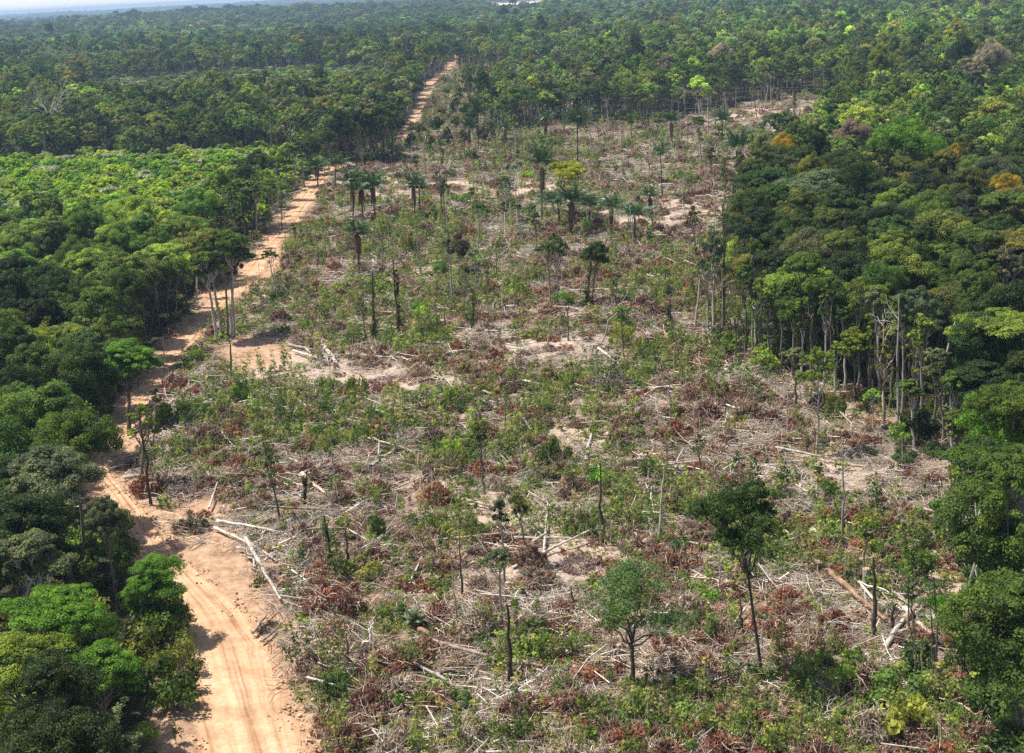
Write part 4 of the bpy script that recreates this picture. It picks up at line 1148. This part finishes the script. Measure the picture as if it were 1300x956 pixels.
def add_far(P, Z, r, kk, sc, pal, gain=1.0):
    n = len(P)
    if not n:
        return
    pa.append(np.stack([P[:, 0], P[:, 1], Z], -1)); ra.append(np.stack([r.normal(0, .03, n), r.normal(0, .03, n), r.uniform(0, 6.28, n)], -1))
    sa.append(sc); ia.append(kk)
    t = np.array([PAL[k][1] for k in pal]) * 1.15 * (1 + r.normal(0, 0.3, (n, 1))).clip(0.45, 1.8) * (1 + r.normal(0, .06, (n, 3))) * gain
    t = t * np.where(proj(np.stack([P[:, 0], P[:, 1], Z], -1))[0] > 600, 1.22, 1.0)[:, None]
    cool = np.clip((P[:, 1] - 800) / 1500, 0, 1)[:, None]  # bluer leaf tint with distance: aerial haze painted into the crowns
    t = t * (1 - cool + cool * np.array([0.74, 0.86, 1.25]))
    t[kk == 8] = np.array([0.2, 0.24, 0.18])
    fl = r.random(n)
    t[fl > 0.9985] = np.array([0.36, 0.33, 0.03]); t[(fl < 0.006)] = np.array([0.2, 0.19, 0.16]); t[(fl > 0.03) & (fl < 0.08)] = np.array([0.17, 0.24, 0.05])
    ta.append(t)


fw = np.array([1.2, 1.1, .8, 1.2, .5, .6, 1.1, .25, .13]); fw /= fw.sum()
n = len(rest)
sc = np.stack([ws[rest], ws[rest], hs[rest] * 1.0], -1)
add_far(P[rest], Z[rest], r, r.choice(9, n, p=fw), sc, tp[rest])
for step, y0, y1, seed in ((8.2, 700, 1700, 41), (12.0, 1700, 3600, 42), (24.0, 3600, 8000, 43), (52.0, 8000, 19500, 44)):
    Q = jgrid(step, y0, y1, seed, 0.42, 60)
    z = hh(Q[:, 0], Q[:, 1]); rg, qx, qy = region(Q[:, 0], Q[:, 1], z)
    k = (rg == 1) & (road_dist(Q[:, 0], Q[:, 1]) > 1.5)
    k |= (rg == 4) & (r.random(len(Q)) < 0.10) & (qy > 30)
    if step < 9:
        k &= free(Q, 1.5)
    Q, z = Q[k], z[k]; n = len(Q); f = step / 8.2
    fc = f ** 0.92
    bl = vnoise(Q[:, 0], Q[:, 1], 300, 9)
    w = r.uniform(0.6, 1.2, n) * np.where(r.random(n) < .12, 1.5, 1.0) * fc
    b2 = vnoise(Q[:, 0], Q[:, 1], 55, 19)
    hgt = r.uniform(0.72, 1.12, n) * (0.7 + 0.35 * bl + 0.4 * b2) * (1 + 0.25 * (f > 2))
    em = r.random(n) < 0.03; hgt = np.where(em, hgt * 1.35, hgt); w = np.where(em, w * 1.35, w)
    add_far(Q, z, r, r.choice(9, n, p=fw), np.stack([w, w, hgt], -1), shade_pick(n, r), (0.75 + 0.75 * vnoise(Q[:, 0], Q[:, 1], 130, 8)[:, None]) * (0.7 + 0.75 * vnoise(Q[:, 0], Q[:, 1], 480, 18)[:, None]))  # broad noise in the leaf tint also imitates cloud shadows on the canopy
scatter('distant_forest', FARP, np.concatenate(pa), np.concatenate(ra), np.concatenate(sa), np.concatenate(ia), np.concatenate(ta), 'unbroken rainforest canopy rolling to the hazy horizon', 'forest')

# bright low regrowth on the left (the nearest ones singly, the rest as one mass) and the farther one
Q = jgrid(4.6, 330, 760, 51); z = hh(Q[:, 0], Q[:, 1]); rg, qx, qy = region(Q[:, 0], Q[:, 1], z)
k = (rg == 2) & free(Q, .5); Q, z, qx, qy = Q[k], z[k], qx[k], qy[k]
kx = (qx > -25) & (qx < 420); Q, z, qx, qy = Q[kx], z[kx], qx[kx], qy[kx]
od = np.argsort(np.hypot(Q[:, 0], Q[:, 1]))
cx8, cy8 = proj(np.stack([Q[:, 0], Q[:, 1], z + 7], -1))
r = np.random.default_rng(52)
show = [i for i in od if cx8[i] > 5 and cx8[i] < 400 and cy8[i] < 300][:90]
pal_low = [('bright green', (0.20, 0.37, 0.025)), ('lime green', (0.31, 0.43, 0.035)), ('mid green', (0.12, 0.25, 0.03)), ('pale green', (0.29, 0.37, 0.12))]
LW = ['bushy', 'rounded', 'dense', 'tall']
for i in show:
    kk = r.integers(0, 4); pn, pc = pal_low[r.choice(4, p=[.38, .27, .22, .13])]
    s = r.uniform(0.75, 1.25)
    o = thing('low%d' % kk, (Q[i, 0], Q[i, 1], z[i]), (0, 0, r.uniform(0, 6.28)), (s * 1.15, s * 1.15, s), jitter(pc, r, .12))
    tag(o, pn + ' ' + LW[kk], 'young tree', 'tree', 'young trees in the bright regrowth', None, pos=(cx8[i], cy8[i]))
LOWP = []
for i, (st, H_, R_) in enumerate([('bush', 7, 3.2), ('dome', 8, 3.2), ('bush', 8, 2.6), ('tall_dome', 7, 3.0)]):
    T, C = tree_proto(420 + i, H_, R_, st, 0.4, 0.48)
    C2 = MB(); C2.merge(C, 0); C2.merge(T, 1); LOWP.append(C2.mesh('low_shape', [M['leaf'], M['bark']]))
C2 = MB(); T, C = cecropia_proto(421, 7.5, 2.2); C2.merge(C, 0); C2.merge(T, 1); LOWP.append(C2.mesh('low_pale_shape', [M['leaf'], M['white_wood']]))
s_ = set(show); rs = np.array([i for i in range(len(Q)) if i not in s_])
n = len(rs); kk = r.choice(5, n, p=[.3, .2, .28, .16, .06])
t = np.array([pal_low[j][1] for j in r.choice(4, n, p=[.35, .27, .25, .13])]) * (1 + r.normal(0, .15, (n, 1))); t[kk == 4] = (0.24, 0.29, 0.2)
s = r.uniform(0.7, 1.2, n)
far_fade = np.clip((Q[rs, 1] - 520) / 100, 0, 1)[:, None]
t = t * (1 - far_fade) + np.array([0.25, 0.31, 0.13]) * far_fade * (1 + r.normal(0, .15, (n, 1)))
scatter('bright_regrowth', LOWP, np.stack([Q[rs, 0], Q[rs, 1], z[rs]], -1), np.stack([0 * s, 0 * s, r.uniform(0, 6.28, n)], -1), np.stack([s * 1.1, s * 1.1, s * (1 - .35 * far_fade[:, 0])], -1), kk, t, 'bright green low regrowth left of the road, too dense to count', 'regrowth')
Q = jgrid(5.6, 700, 1200, 53, .42); z = hh(Q[:, 0], Q[:, 1]); rg, qx, qy = region(Q[:, 0], Q[:, 1], z)
k = rg == 3; Q, z = Q[k], z[k]; n = len(Q)
kk = r.choice(5, n, p=[.3, .2, .28, .16, .06]); t = np.array([(0.14, 0.22, 0.055), (0.18, 0.26, 0.08), (0.10, 0.17, 0.045)])[r.integers(0, 3, n)] * (1 + r.normal(0, .2, (n, 1))); t[kk == 4] = (0.24, 0.29, 0.2)
s = r.uniform(0.6, 1.15, n)
scatter('distant_regrowth', LOWP, np.stack([Q[:, 0], Q[:, 1], z], -1), np.stack([0 * s, 0 * s, r.uniform(0, 6.28, n)], -1), np.stack([s * 1.2, s * 1.2, s], -1), kk, t, 'paler low regrowth between two dark forest belts at upper left', 'regrowth')

# understorey inside the near forest
UND = []
for i in range(4):
    T, C = shrub_proto(430 + i, 2.2, 3.6, 16, 0.42, 42)
    C2 = MB(); C2.merge(C, 0); C2.merge(T, 1); UND.append(C2.mesh('understorey_shape', [M['leaf'], M['bark']]))
C2 = MB(); r0 = np.random.default_rng(3)
tube(C2, curve((0, 0, -.3), (0, 0, 11), r0, .02, 6), np.linspace(.13, .07, 6), 5, 1); tube(C2, curve((1.6, .8, -.3), (2.2, 1, 9), r0, .02, 6), np.linspace(.1, .05, 6), 5, 1); tube(C2, curve((-1.2, 1.8, -.3), (-1.5, 2, 12), r0, .02, 6), np.linspace(.11, .05, 6), 5, 1)
leaves(C2, np.concatenate([np.array(c_) + r0.normal(0, .55, (7, 3)) * [1, 1, 1.5] for c_ in ([0, 0, 10.3], [2.2, 1, 8.2], [-1.5, 2, 11.2])]), 0.6, 50, .24, r0)
UND.append(C2.mesh('sapling_shape', [M['leaf'], M['bark']]))
Q = jgrid(4.2, 66, 620, 61); z = hh(Q[:, 0], Q[:, 1]); rg, qx, qy = region(Q[:, 0], Q[:, 1], z)
r = np.random.default_rng(62)
spill = (rg == 0) & (qx > 600) & (r.random(len(Q)) < .5) & ((region(Q[:, 0] + 7, Q[:, 1], z)[0] == 1) | (region(Q[:, 0] + 4, Q[:, 1] + 8, z)[0] == 1))
k = ((rg == 1) | spill) & (road_dist(Q[:, 0], Q[:, 1]) > 1.2) & (qx > -60) & (qx < 1370) & (qy < 1250)
Q, z = Q[k], z[k]; n = len(Q)
kk = r.choice(5, n, p=[.2, .2, .2, .15, .25]); t = np.array([PAL[j][1] for j in r.choice(6, n, p=[.2, .25, .25, .1, .05, .15])]) * (1 + r.normal(0, .2, (n, 1)))
s = r.uniform(0.55, 1.35, n)
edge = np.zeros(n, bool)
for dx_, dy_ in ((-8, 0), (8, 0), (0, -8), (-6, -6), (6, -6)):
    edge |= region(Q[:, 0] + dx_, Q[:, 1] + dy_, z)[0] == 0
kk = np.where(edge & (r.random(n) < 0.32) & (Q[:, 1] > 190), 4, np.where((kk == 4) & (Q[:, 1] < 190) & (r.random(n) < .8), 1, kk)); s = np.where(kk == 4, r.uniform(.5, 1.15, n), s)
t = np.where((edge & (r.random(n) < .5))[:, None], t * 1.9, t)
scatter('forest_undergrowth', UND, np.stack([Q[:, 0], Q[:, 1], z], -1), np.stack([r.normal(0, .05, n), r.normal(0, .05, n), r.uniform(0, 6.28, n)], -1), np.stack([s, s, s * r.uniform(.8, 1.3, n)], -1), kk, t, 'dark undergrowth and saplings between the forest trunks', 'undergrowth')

# ------------------------------------------------------------------ the felled clearing
r = np.random.default_rng(71)


def clearing_points(n, seed, power=1.0, ymax=960, keep_road=1.4):
    r = np.random.default_rng(seed)
    out = []
    tot = 0
    while tot < n:
        y = 92 + (1080 - 92) * r.random(60000) ** 1.25
        x = r.uniform(-170, 190, 60000)
        k = r.random(60000) < np.minimum(1, (130 / y)) ** power
        x, y = x[k], y[k]
        z = hh(x, y); qx, qy = proj(np.stack([x, y, z], -1))
        k = (inpoly(qx, qy, CLEARING) | inpoly(qx, qy, FAR_CLEAR)) & (qy < ymax + 20) & (qx > -40) & (qx < 1340)
        x, y, z, qx, qy = x[k], y[k], z[k], qx[k], qy[k]
        k = road_dist(x, y) > keep_road
        a = np.stack([x, y, z, qx, qy], -1)[k]
        out.append(a); tot += len(a)
    return np.concatenate(out)[:n]


# twigs
TW = [twig_patch(i + 1) for i in range(6)] + [twig_patch(20 + i, 1.5, 12, 0.07) for i in range(3)]
TW_LONG = [twig_patch(40 + i, 2.2, 9, 0.06, 6.5) for i in range(3)]
TW += [skeleton_proto(560 + i, 4.2, 0.075, 0.5) for i in range(3)] + [twig_patch(30, 1.9, 40, 0.045)] + TW_LONG
TWM = [t_.mesh('twigs', [M[['pale_bark', 'twig', 'twig', 'white_wood', 'twig', 'tan_wood'][i % 6]]]) for i, t_ in enumerate(TW)]
A = clearing_points(38000, 72, 0.7)
m1, m2 = bare_masks(A[:, 3], A[:, 4], A[:, 0], A[:, 1]); rdv = road_dist(A[:, 0], A[:, 1])
den = 0.10 + 0.9 * np.clip(vnoise(A[:, 0], A[:, 1], 8, 76) * 3 - 1.0, 0, 1)
k = r.random(len(A)) < den * (1 - 0.93 * m1) * (1 - 0.72 * m2) * np.clip((rdv - 0.5) / 4, 0.03, 1)
A = A[k]; n = len(A)
s = r.uniform(0.6, 1.35, n) * (1 + A[:, 1] / 900)
ang = vnoise(A[:, 0], A[:, 1], 14, 77) * 9 + r.normal(0, .5, n)
scatter('branch_litter', TWM, A[:, :3], np.stack([r.normal(0, .06, n), r.normal(0, .06, n), ang], -1), np.stack([s, s, s], -1), r.choice(16, n, p=[.085] * 6 + [.05] * 3 + [.03] * 3 + [.10] + [.05] * 3), np.ones((n, 3)) * .3, 'dry sticks and branch litter strewn over the clearing', 'branch litter')

# green ground growth
LP = [leaf_patch(500 + i, 1.1, 0.75, 9, 20, 0.19, 1.0) for i in range(5)] + [leaf_patch(510 + i, 0.8, 1.6, 10, 26, 0.22, 1.1) for i in range(3)]
for q_ in range(3):   # thin saplings
    r0 = np.random.default_rng(540 + q_); sp_ = MB(); cc_ = []
    for j in range(3):
        a_ = r0.uniform(-.7, .7, 2); h_ = r0.uniform(1.6, 3.4)
        tube(sp_, curve((a_[0], a_[1], 0), (a_[0] * 1.4, a_[1] * 1.4, h_), r0, .03, 4), np.linspace(.035, .015, 4), 3, 1, .8)
        cc_ += [[a_[0] * 1.4, a_[1] * 1.4, h_ * q] for q in (.55, .8, 1.0)]
    leaves(sp_, np.array(cc_), .38, 16, .26, r0)
    LP.append(sp_)
LPM = [t_.mesh('growth', [M['leaf'], M['twig']]) for t_ in LP]
A = clearing_points(74000, 73, 0.75)
m1, m2 = bare_masks(A[:, 3], A[:, 4], A[:, 0], A[:, 1]); rdv = road_dist(A[:, 0], A[:, 1])
vm = veg_mask(A[:, 0], A[:, 1]) * np.where((A[:, 3] > 740) & (A[:, 4] < 330), .4, 1.0)
k = r.random(len(A)) < (0.09 + 0.91 * vm) * 0.85 * (1 - 0.97 * m1) * (1 - 0.72 * m2) * np.clip((rdv - .3) / 3, 0.02, 1)
A = A[k]; n = len(A)
gp = np.array([(0.09, 0.16, 0.032), (0.15, 0.215, 0.045), (0.19, 0.215, 0.075), (0.20, 0.29, 0.065), (0.26, 0.26, 0.12), (0.055, 0.11, 0.024)])
t = gp[r.choice(6, n, p=[.2, .24, .18, .14, .12, .12])] * (1 + r.normal(0, .18, (n, 1)))
s = r.uniform(0.45, 1.25, n) * (1 + A[:, 1] / 1200)
scatter('ground_regrowth', LPM, A[:, :3], np.stack([0 * s, 0 * s, r.uniform(0, 6.28, n)], -1), np.stack([s, s, s * r.uniform(.6, 1.2, n)], -1), r.choice(11, n, p=[.125] * 5 + [.08] * 3 + [.135 / 3] * 3), t, 'weeds and low leafy regrowth spread over the clearing', 'weeds')

# dried leaves
DP = [leaf_patch(520 + i, 1.3, 0.35, 12, 26, 0.26, 0.5) for i in range(5)]
for q_ in range(3):   # heaped slash: twigs with leaves still on
    T_, C_ = brush_proto(530 + q_, 1.7, 1.3); b_ = MB(); b_.merge(C_, 0); b_.merge(T_, 1); DP.append(b_)
DPM = [t_.mesh('dried', [M['dry_leaf'], M['twig']]) for t_ in DP]
A = clearing_points(31000, 74, 0.7)
m1, m2 = bare_masks(A[:, 3], A[:, 4], A[:, 0], A[:, 1]); rdv = road_dist(A[:, 0], A[:, 1])
rm = np.maximum(red_mask(A[:, 0], A[:, 1]), ((A[:, 3] > 860) & (A[:, 3] < 945) & (A[:, 4] > 235) & (A[:, 4] < 400)) * vnoise(A[:, 0], A[:, 1], 6, 15) * 1.4)
k = r.random(len(A)) < (0.20 + 0.8 * rm) * (1 - 0.97 * m1) * (1 - 0.7 * m2) * np.clip((rdv - .3) / 3, 0.02, 1)
A = A[k]; rm = rm[k]; n = len(A)
dp = np.array([(0.24, 0.10, 0.055), (0.19, 0.105, 0.065), (0.29, 0.20, 0.135), (0.38, 0.31, 0.24), (0.145, 0.07, 0.05)])
c_ = r.choice(5, n, p=[.22, .2, .24, .2, .14]); c_ = np.where((rm > .5) & (r.random(n) < .7), r.choice([0, 4, 1], n), c_)
t = dp[c_] * (1 + r.normal(0, .15, (n, 1)))
s = r.uniform(0.5, 1.3, n) * (1 + A[:, 1] / 1200)
scatter('dried_leaf_litter', DPM, A[:, :3], np.stack([0 * s, 0 * s, r.uniform(0, 6.28, n)], -1), np.stack([s, s, s * r.uniform(.6, 1.6, n)], -1), r.choice(8, n, p=[.15] * 5 + [.25 / 3] * 3), t, 'dried brown and rust coloured leaf litter over the clearing', 'leaf litter')

# clods and stones pushed up along the track
CL = []
for q_ in range(4):
    r0 = np.random.default_rng(570 + q_); b_ = MB()
    for j in range(7):
        c0 = np.array([r0.normal(0, .5), r0.normal(0, .5), 0.02]); rr_ = r0.uniform(.25, 1.0) ** 2 * .16
        tube(b_, [c0 - [0, 0, rr_ * .3], c0 + [rr_ * .1, 0, rr_ * .3], c0 + [0, rr_ * .1, rr_ * .75], c0 + [0, 0, rr_ * .95]], np.array([.9, 1.1, .7, .05]) * rr_ * r0.uniform(.8, 1.2, 4), 6, 0, r0.random())
    CL.append(b_.mesh('clods', [M['clod']]))
ii = np.where(RC[:, 1] < 420)[0]; n = 1100; r0 = np.random.default_rng(571); ci = r0.choice(ii, n); sg = r0.choice([-1, 1], n)
off = RW[ci] * 1.0 + np.abs(r0.normal(0, 1.3, n)) - .3
c2 = RC[ci] + side[ci] * (sg * off)[:, None] + r0.normal(0, .3, (n, 3)); c2[:, 2] = hh(c2[:, 0], c2[:, 1]) + .02
s = r0.uniform(.5, 1.4, n)
scatter('dirt_clods', CL, c2, np.stack([0 * s, 0 * s, r0.uniform(0, 6, n)], -1), np.stack([s, s, s], -1), r0.integers(0, 4, n), np.ones((n, 3)) * .3, 'clods of earth and stones along the edges of the track', 'clods')

# shrubs (counted)
A = clearing_points(9000, 75, 0.8, 930)
m1, m2 = bare_masks(A[:, 3], A[:, 4], A[:, 0], A[:, 1]); rdv = road_dist(A[:, 0], A[:, 1]); vm = veg_mask(A[:, 0], A[:, 1])
k = (r.random(len(A)) < (0.08 + 0.92 * vm) * (1 - m1) * (1 - .9 * m2)) & (rdv > 2.5) & free(A[:, :2], -1.4) & (A[:, 3] > 5) & (A[:, 3] < 1290)
A = A[k]; picked = []
for a in A:
    if all((a[0] - b[0]) ** 2 + (a[1] - b[1]) ** 2 > 9 for b in picked):
        picked.append(a)
    if len(picked) >= 230:
        break
for i, a in enumerate(picked):
    tn = ['mid green', 'light green', 'olive green', 'deep green', 'pale green', 'bright green'][r.choice(6, p=[.27, .2, .2, .15, .1, .08])]
    s = r.uniform(0.65, 1.45); tall = r.random() < 0.3
    o = thing('shrub%d' % r.integers(0, 5), a[:3], (0, 0, r.uniform(0, 6.28)), (s, s, s * (1.7 if tall else r.uniform(.8, 1.1))), jitter(np.array(TINT[tn]) * 1.3, r, .12))
    tag(o, ('tall ' if tall else ('small ' if s < 0.95 else 'low broad ')) + tn, 'shrub', 'shrub', 'leafy shrubs in the clearing', None, pos=(a[3], a[4]))

# slender leftover trees, mostly in the upper clearing and along its edges
A = clearing_points(5000, 78, 0.2, 900)
rdv = road_dist(A[:, 0], A[:, 1]); m1, m2 = bare_masks(A[:, 3], A[:, 4], A[:, 0], A[:, 1])
w = np.where(A[:, 4] < 250, 0.5, np.where(A[:, 3] > 860, .5, .3))
k = (r.random(len(A)) < w * (1 - m1)) & (rdv > 3) & free(A[:, :2], -1.0) & (A[:, 3] > 5) & (A[:, 3] < 1290); A = A[k]; picked = []
for a in A:
    if all((a[0] - b[0]) ** 2 + (a[1] - b[1]) ** 2 > 16 for b in picked):
        picked.append(a)
    if len(picked) >= 150:
        break
for a in picked:
    kk = int(r.integers(0, 4)); tn = ['mid green', 'light green', 'olive green', 'grey green'][r.integers(0, 4)]
    h = r.uniform(0.4, 1.2) * (1.6 if a[4] < 220 else (1.2 if a[4] < 430 else .8))
    o = thing('lean%d' % kk, a[:3], (r.normal(0, .07), r.normal(0, .07), r.uniform(0, 6.28)), (h * .85, h * .85, h), jitter(TINT[tn], r))
    tag(o, ('tall ' if h > .9 else 'short ') + tn, 'slender tree', 'tree', 'slender trees left in the clearing', None, pos=(a[3], a[4]))

# bare trunks all over, thickest in the upper right of the clearing
A = clearing_points(6000, 79, 0.0, 900)
rdv = road_dist(A[:, 0], A[:, 1]); m1, m2 = bare_masks(A[:, 3], A[:, 4], A[:, 0], A[:, 1])
w = np.where((A[:, 4] < 215) & (A[:, 3] > 700), .8, np.where(A[:, 4] < 230, 0.5, np.where(A[:, 4] < 450, .45, .22)))
k = (r.random(len(A)) < w * (1 - m1)) & (rdv > 3) & (A[:, 3] > 5) & (A[:, 3] < 1290); A = A[k]; picked = []
for a in A:
    if all((a[0] - b[0]) ** 2 + (a[1] - b[1]) ** 2 > 6 for b in picked):
        picked.append(a)
    if len(picked) >= 236:
        break
for a in picked:
    wn = ['pale', 'tan', 'pale', 'white', 'dark', 'pale'][r.integers(0, 6)]; v = int(r.choice(4, p=[.4, .35, .15, .1]))
    h = r.uniform(0.35, 1.35) * (1.0 if a[4] < 450 else .7); th = r.uniform(.45, 1.05)
    o = thing('snag_%s%d' % (wn, v), a[:3], (r.normal(0, .06), r.normal(0, .06), r.uniform(0, 6.28)), (th, th, h))
    tag(o, ('tall ' if h > .8 else ('short ' if h < .45 else '')) + WW[wn] + ' ' + VW[v], 'bare trunk', 'tree trunk', 'bare trunks left standing', None, pos=(a[3], a[4]))

# more felled logs
A = clearing_points(900, 80, 0.6, 940)
rdv = road_dist(A[:, 0], A[:, 1]); m1, m2 = bare_masks(A[:, 3], A[:, 4], A[:, 0], A[:, 1])
A = A[(rdv > 6) & (m1 < .3)][:215]
for a in A:
    wn = ['white', 'pale', 'tan', 'tan', 'pale', 'red', 'dark'][r.integers(0, 7)]
    Lg = r.uniform(4, 14); ang = r.normal(0.1, 0.9) if r.random() < .7 else r.uniform(0, PI)
    d = np.array([math.cos(ang), math.sin(ang), 0]) * Lg / 2
    B1, B2 = a[:3] - d, a[:3] + d
    q1, q2 = proj(B1), proj(B2); x1, y1, x2, y2 = q1[0][0], q1[1][0], q2[0][0], q2[1][0]
    ttree = r.random() < .22
    key = 'tree_' + wn if ttree else 'log_%s%d' % (wn, r.integers(0, 2))
    s = Lg / 8; th = r.uniform(0.28, 0.8)
    o = thing(key, a[:3] + np.array([0, 0, r.uniform(.15, .75)]), (0, r.normal(0, .07), ang), (s, th, th))
    ori = 'level' if abs(x2 - x1) > 2 * abs(y2 - y1) else ('end on' if abs(y2 - y1) > 2 * abs(x2 - x1) else ('right rising' if (x2 - x1) * (y2 - y1) < 0 else 'right sloping'))
    tag(o, ('long ' if Lg > 8 else ('short ' if Lg < 5 else '')) + WW[wn] + ' ' + ori, 'fallen tree' if ttree else 'fallen log', 'fallen tree' if ttree else 'log', 'felled logs on the ground', None, pos=(a[3], a[4]))

# ------------------------------------------------------------------ labels that single each thing out
LAND = [(664, 688, 'the white log cross'), (926, 650, 'the lone dark crowned tree'), (160, 465, 'the bright green umbrella tree'), (275, 380, 'the tall roadside tree clump'), (385, 465, 'the bare pinkish earth patch'), (722, 218, 'the yellow flowering tree'), (529, 255, 'the twin shaggy palms'),
        (1040, 612, 'the bare straw patch'), (1058, 712, 'the long split trunk'), (590, 546, 'the white branch lattice'), (778, 490, 'the hollow brush heap'), (408, 768, 'the big rust red heap'), (242, 672, 'the brown roadside heap'), (1165, 440, 'the pale forked tree'), (900, 370, 'the grey edge poles'),
        (800, 770, 'the half bare bluish tree'), (708, 340, 'the multi stemmed pale tree'), (290, 800, 'the lower road bend'), (1145, 795, 'the crossed log heap'), (1036, 500, 'the airy light green tree'), (1030, 235, 'the wide silvery dome'), (1141, 170, 'the vivid green tree'), (995, 195, 'the orange blossom crown'),
        (1276, 245, 'the yellow border crown'), (1275, 420, 'the light umbrella crown'), (1268, 560, 'the bright bulging tree'), (62, 130, 'the big white limbed tree'), (530, 135, 'the far road stretch'), (370, 255, 'the upper road bend'), (85, 262, 'the lime green mound'), (608, 145, 'the tall far palm'), (1009, 120, 'the dark lone palm'),
        (480, 390, 'the twin creeper columns'), (90, 555, 'the broad leafy roadside tree'), (30, 830, 'the lower left corner'), (835, 640, 'the white pole trio'), (840, 215, 'the slim pole palm'), (640, 110, 'the far narrow clearing'), (1250, 800, 'the lower right corner'), (60, 340, 'the left border canopy'), (560, 400, 'the clearing centre left'), (1110, 330, 'the dark right forest front'), (650, 800, 'the dark pole at bottom'), (455, 230, 'the left row of palms'), (940, 160, 'the grey pole thicket')]
seen = {}
for rec in THINGS:
    o, kind, look, x, y, hand = rec
    if hand:
        o['label'] = hand; continue
    best = None
    for lx, ly, ph in LAND:
        d = math.hypot((x - lx), (y - ly) * 1.3)
        if best is None or d < best[0]:
            best = (d, lx, ly, ph)
    d, lx, ly, ph = best
    dx, dy = x - lx, (y - ly) * 1.3
    if abs(dx) > abs(dy):
        rel = 'right of' if dx > 0 else 'left of'
    else:
        rel = 'in front of' if dy > 0 else 'beyond'
    if d < 42:
        rel = {'right of': 'just right of', 'left of': 'just left of', 'in front of': 'just before', 'beyond': 'just beyond'}[rel]
    base = '%s %s %s %s' % (look, kind, rel, ph)
    seen.setdefault(base, []).append(rec)
ORD = ['', 'second', 'third', 'fourth', 'fifth', 'sixth', 'seventh', 'eighth', 'ninth', 'tenth']
for base, lst in seen.items():
    base = ' '.join(base.split())
    if len(lst) == 1:
        lst[0][0]['label'] = base; continue
    lst.sort(key=lambda q: q[3]); n = len(lst)
    for i, q in enumerate(lst):
        if n == 2:
            suf = 'left one' if i == 0 else 'right one'
        elif i == 0:
            suf = 'leftmost'
        elif i == n - 1:
            suf = 'rightmost'
        else:
            suf = ('%s from left' % ORD[i]) if i < 10 else 'far right half'
        lab = base + ', ' + suf
        if len(lab.split()) > 16:
            lab = lab.replace(', ' + suf, ' ' + suf.split()[0]).replace('just ', '')
        q[0]['label'] = lab
        if len(lab.split()) > 16:
            print('LONG', lab)

# ------------------------------------------------------------------ air, light, sky, camera
bm = bpy.data.meshes.new('haze')
X, Y0, Y1, ZB, ZT = 21000, -1500, 21000, -60, 82
vs = [(-X, Y0, ZB), (X, Y0, ZB), (X, Y1, ZB), (-X, Y1, ZB), (-X, Y0, ZT), (X, Y0, ZT), (X, Y1, ZT), (-X, Y1, ZT)]
bm.from_pydata(vs, [], [(0, 3, 2, 1), (4, 5, 6, 7), (0, 1, 5, 4), (1, 2, 6, 5), (2, 3, 7, 6), (3, 0, 4, 7)])
hz = put('haze', bm); hz['kind'] = 'stuff'; hz['label'] = 'pale bluish haze over the far forest'; hz['category'] = 'haze'
m, nt, N, L = newmat('haze'); v = N.new('ShaderNodeVolumePrincipled'); v.inputs['Density'].default_value = 0.0001
v.inputs['Color'].default_value = (0.50, 0.72, 1.0, 1); v.inputs['Anisotropy'].default_value = 0.1
o = N.new('ShaderNodeOutputMaterial'); L.new(v.outputs[0], o.inputs['Volume']); bm.materials.append(m)

sd = Vector((-0.66, 0.12, 1.45)).normalized()
elev = math.asin(sd.z)
w = bpy.data.worlds.new('World'); SC.world = w; w.use_nodes = True
nt = w.node_tree; bg = nt.nodes['Background']
sky = nt.nodes.new('ShaderNodeTexSky'); sky.sky_type = 'NISHITA'; sky.sun_disc = False
sky.sun_elevation = elev; sky.sun_rotation = math.atan2(sd.x, sd.y); sky.dust_density = 2.0; sky.air_density = 1.0
tcw = nt.nodes.new('ShaderNodeTexCoord'); sx = nt.nodes.new('ShaderNodeSeparateXYZ'); nt.links.new(tcw.outputs['Generated'], sx.inputs[0])
low = ramp(nt, sx.outputs[2], [(0.0, 1.0), (0.05, 0.8), (0.25, 0.0)])
cn = noise(nt, 6.0, 4, tcw.outputs['Generated'])
skyc = mixc(nt, low, sky.outputs[0], mixc(nt, cn, (8.6, 8.8, 9.4), (9.8, 9.8, 9.9)))
nt.links.new(skyc, bg.inputs[0]); bg.inputs[1].default_value = 0.086
ld = bpy.data.lights.new('sun', 'SUN'); ld.energy = 5.0; ld.angle = math.radians(0.5); ld.color = (1.0, 0.945, 0.85)
lo = bpy.data.objects.new('sun', ld); COL.objects.link(lo); lo.rotation_euler = sd.to_track_quat('Z', 'Y').to_euler(); lo.location = (0, 0, 150)

cam = bpy.data.cameras.new('camera'); co = bpy.data.objects.new('camera', cam); COL.objects.link(co)
cam.sensor_width = 36; cam.lens = 36 * F / 1300; cam.clip_end = 60000; cam.clip_start = 1
cam.shift_y = -(478 - CY) / 1300
Mx = Matrix(((RT[0], UP[0], -FW[0], 0), (RT[1], UP[1], -FW[1], 0), (RT[2], UP[2], -FW[2], CAMH), (0, 0, 0, 1)))
co.matrix_world = Mx
SC.camera = co
vs = SC.view_settings; vs.view_transform = 'Standard'; vs.look = 'None'; vs.exposure = 0.52; vs.gamma = 1
cy = SC.cycles
cy.use_denoising = False; cy.sample_clamp_indirect = 2.0
cy.max_bounces = 5; cy.diffuse_bounces = 3; cy.glossy_bounces = 1; cy.transmission_bounces = 3; cy.volume_bounces = 0; cy.transparent_max_bounces = 4
SC.render.use_persistent_data = False
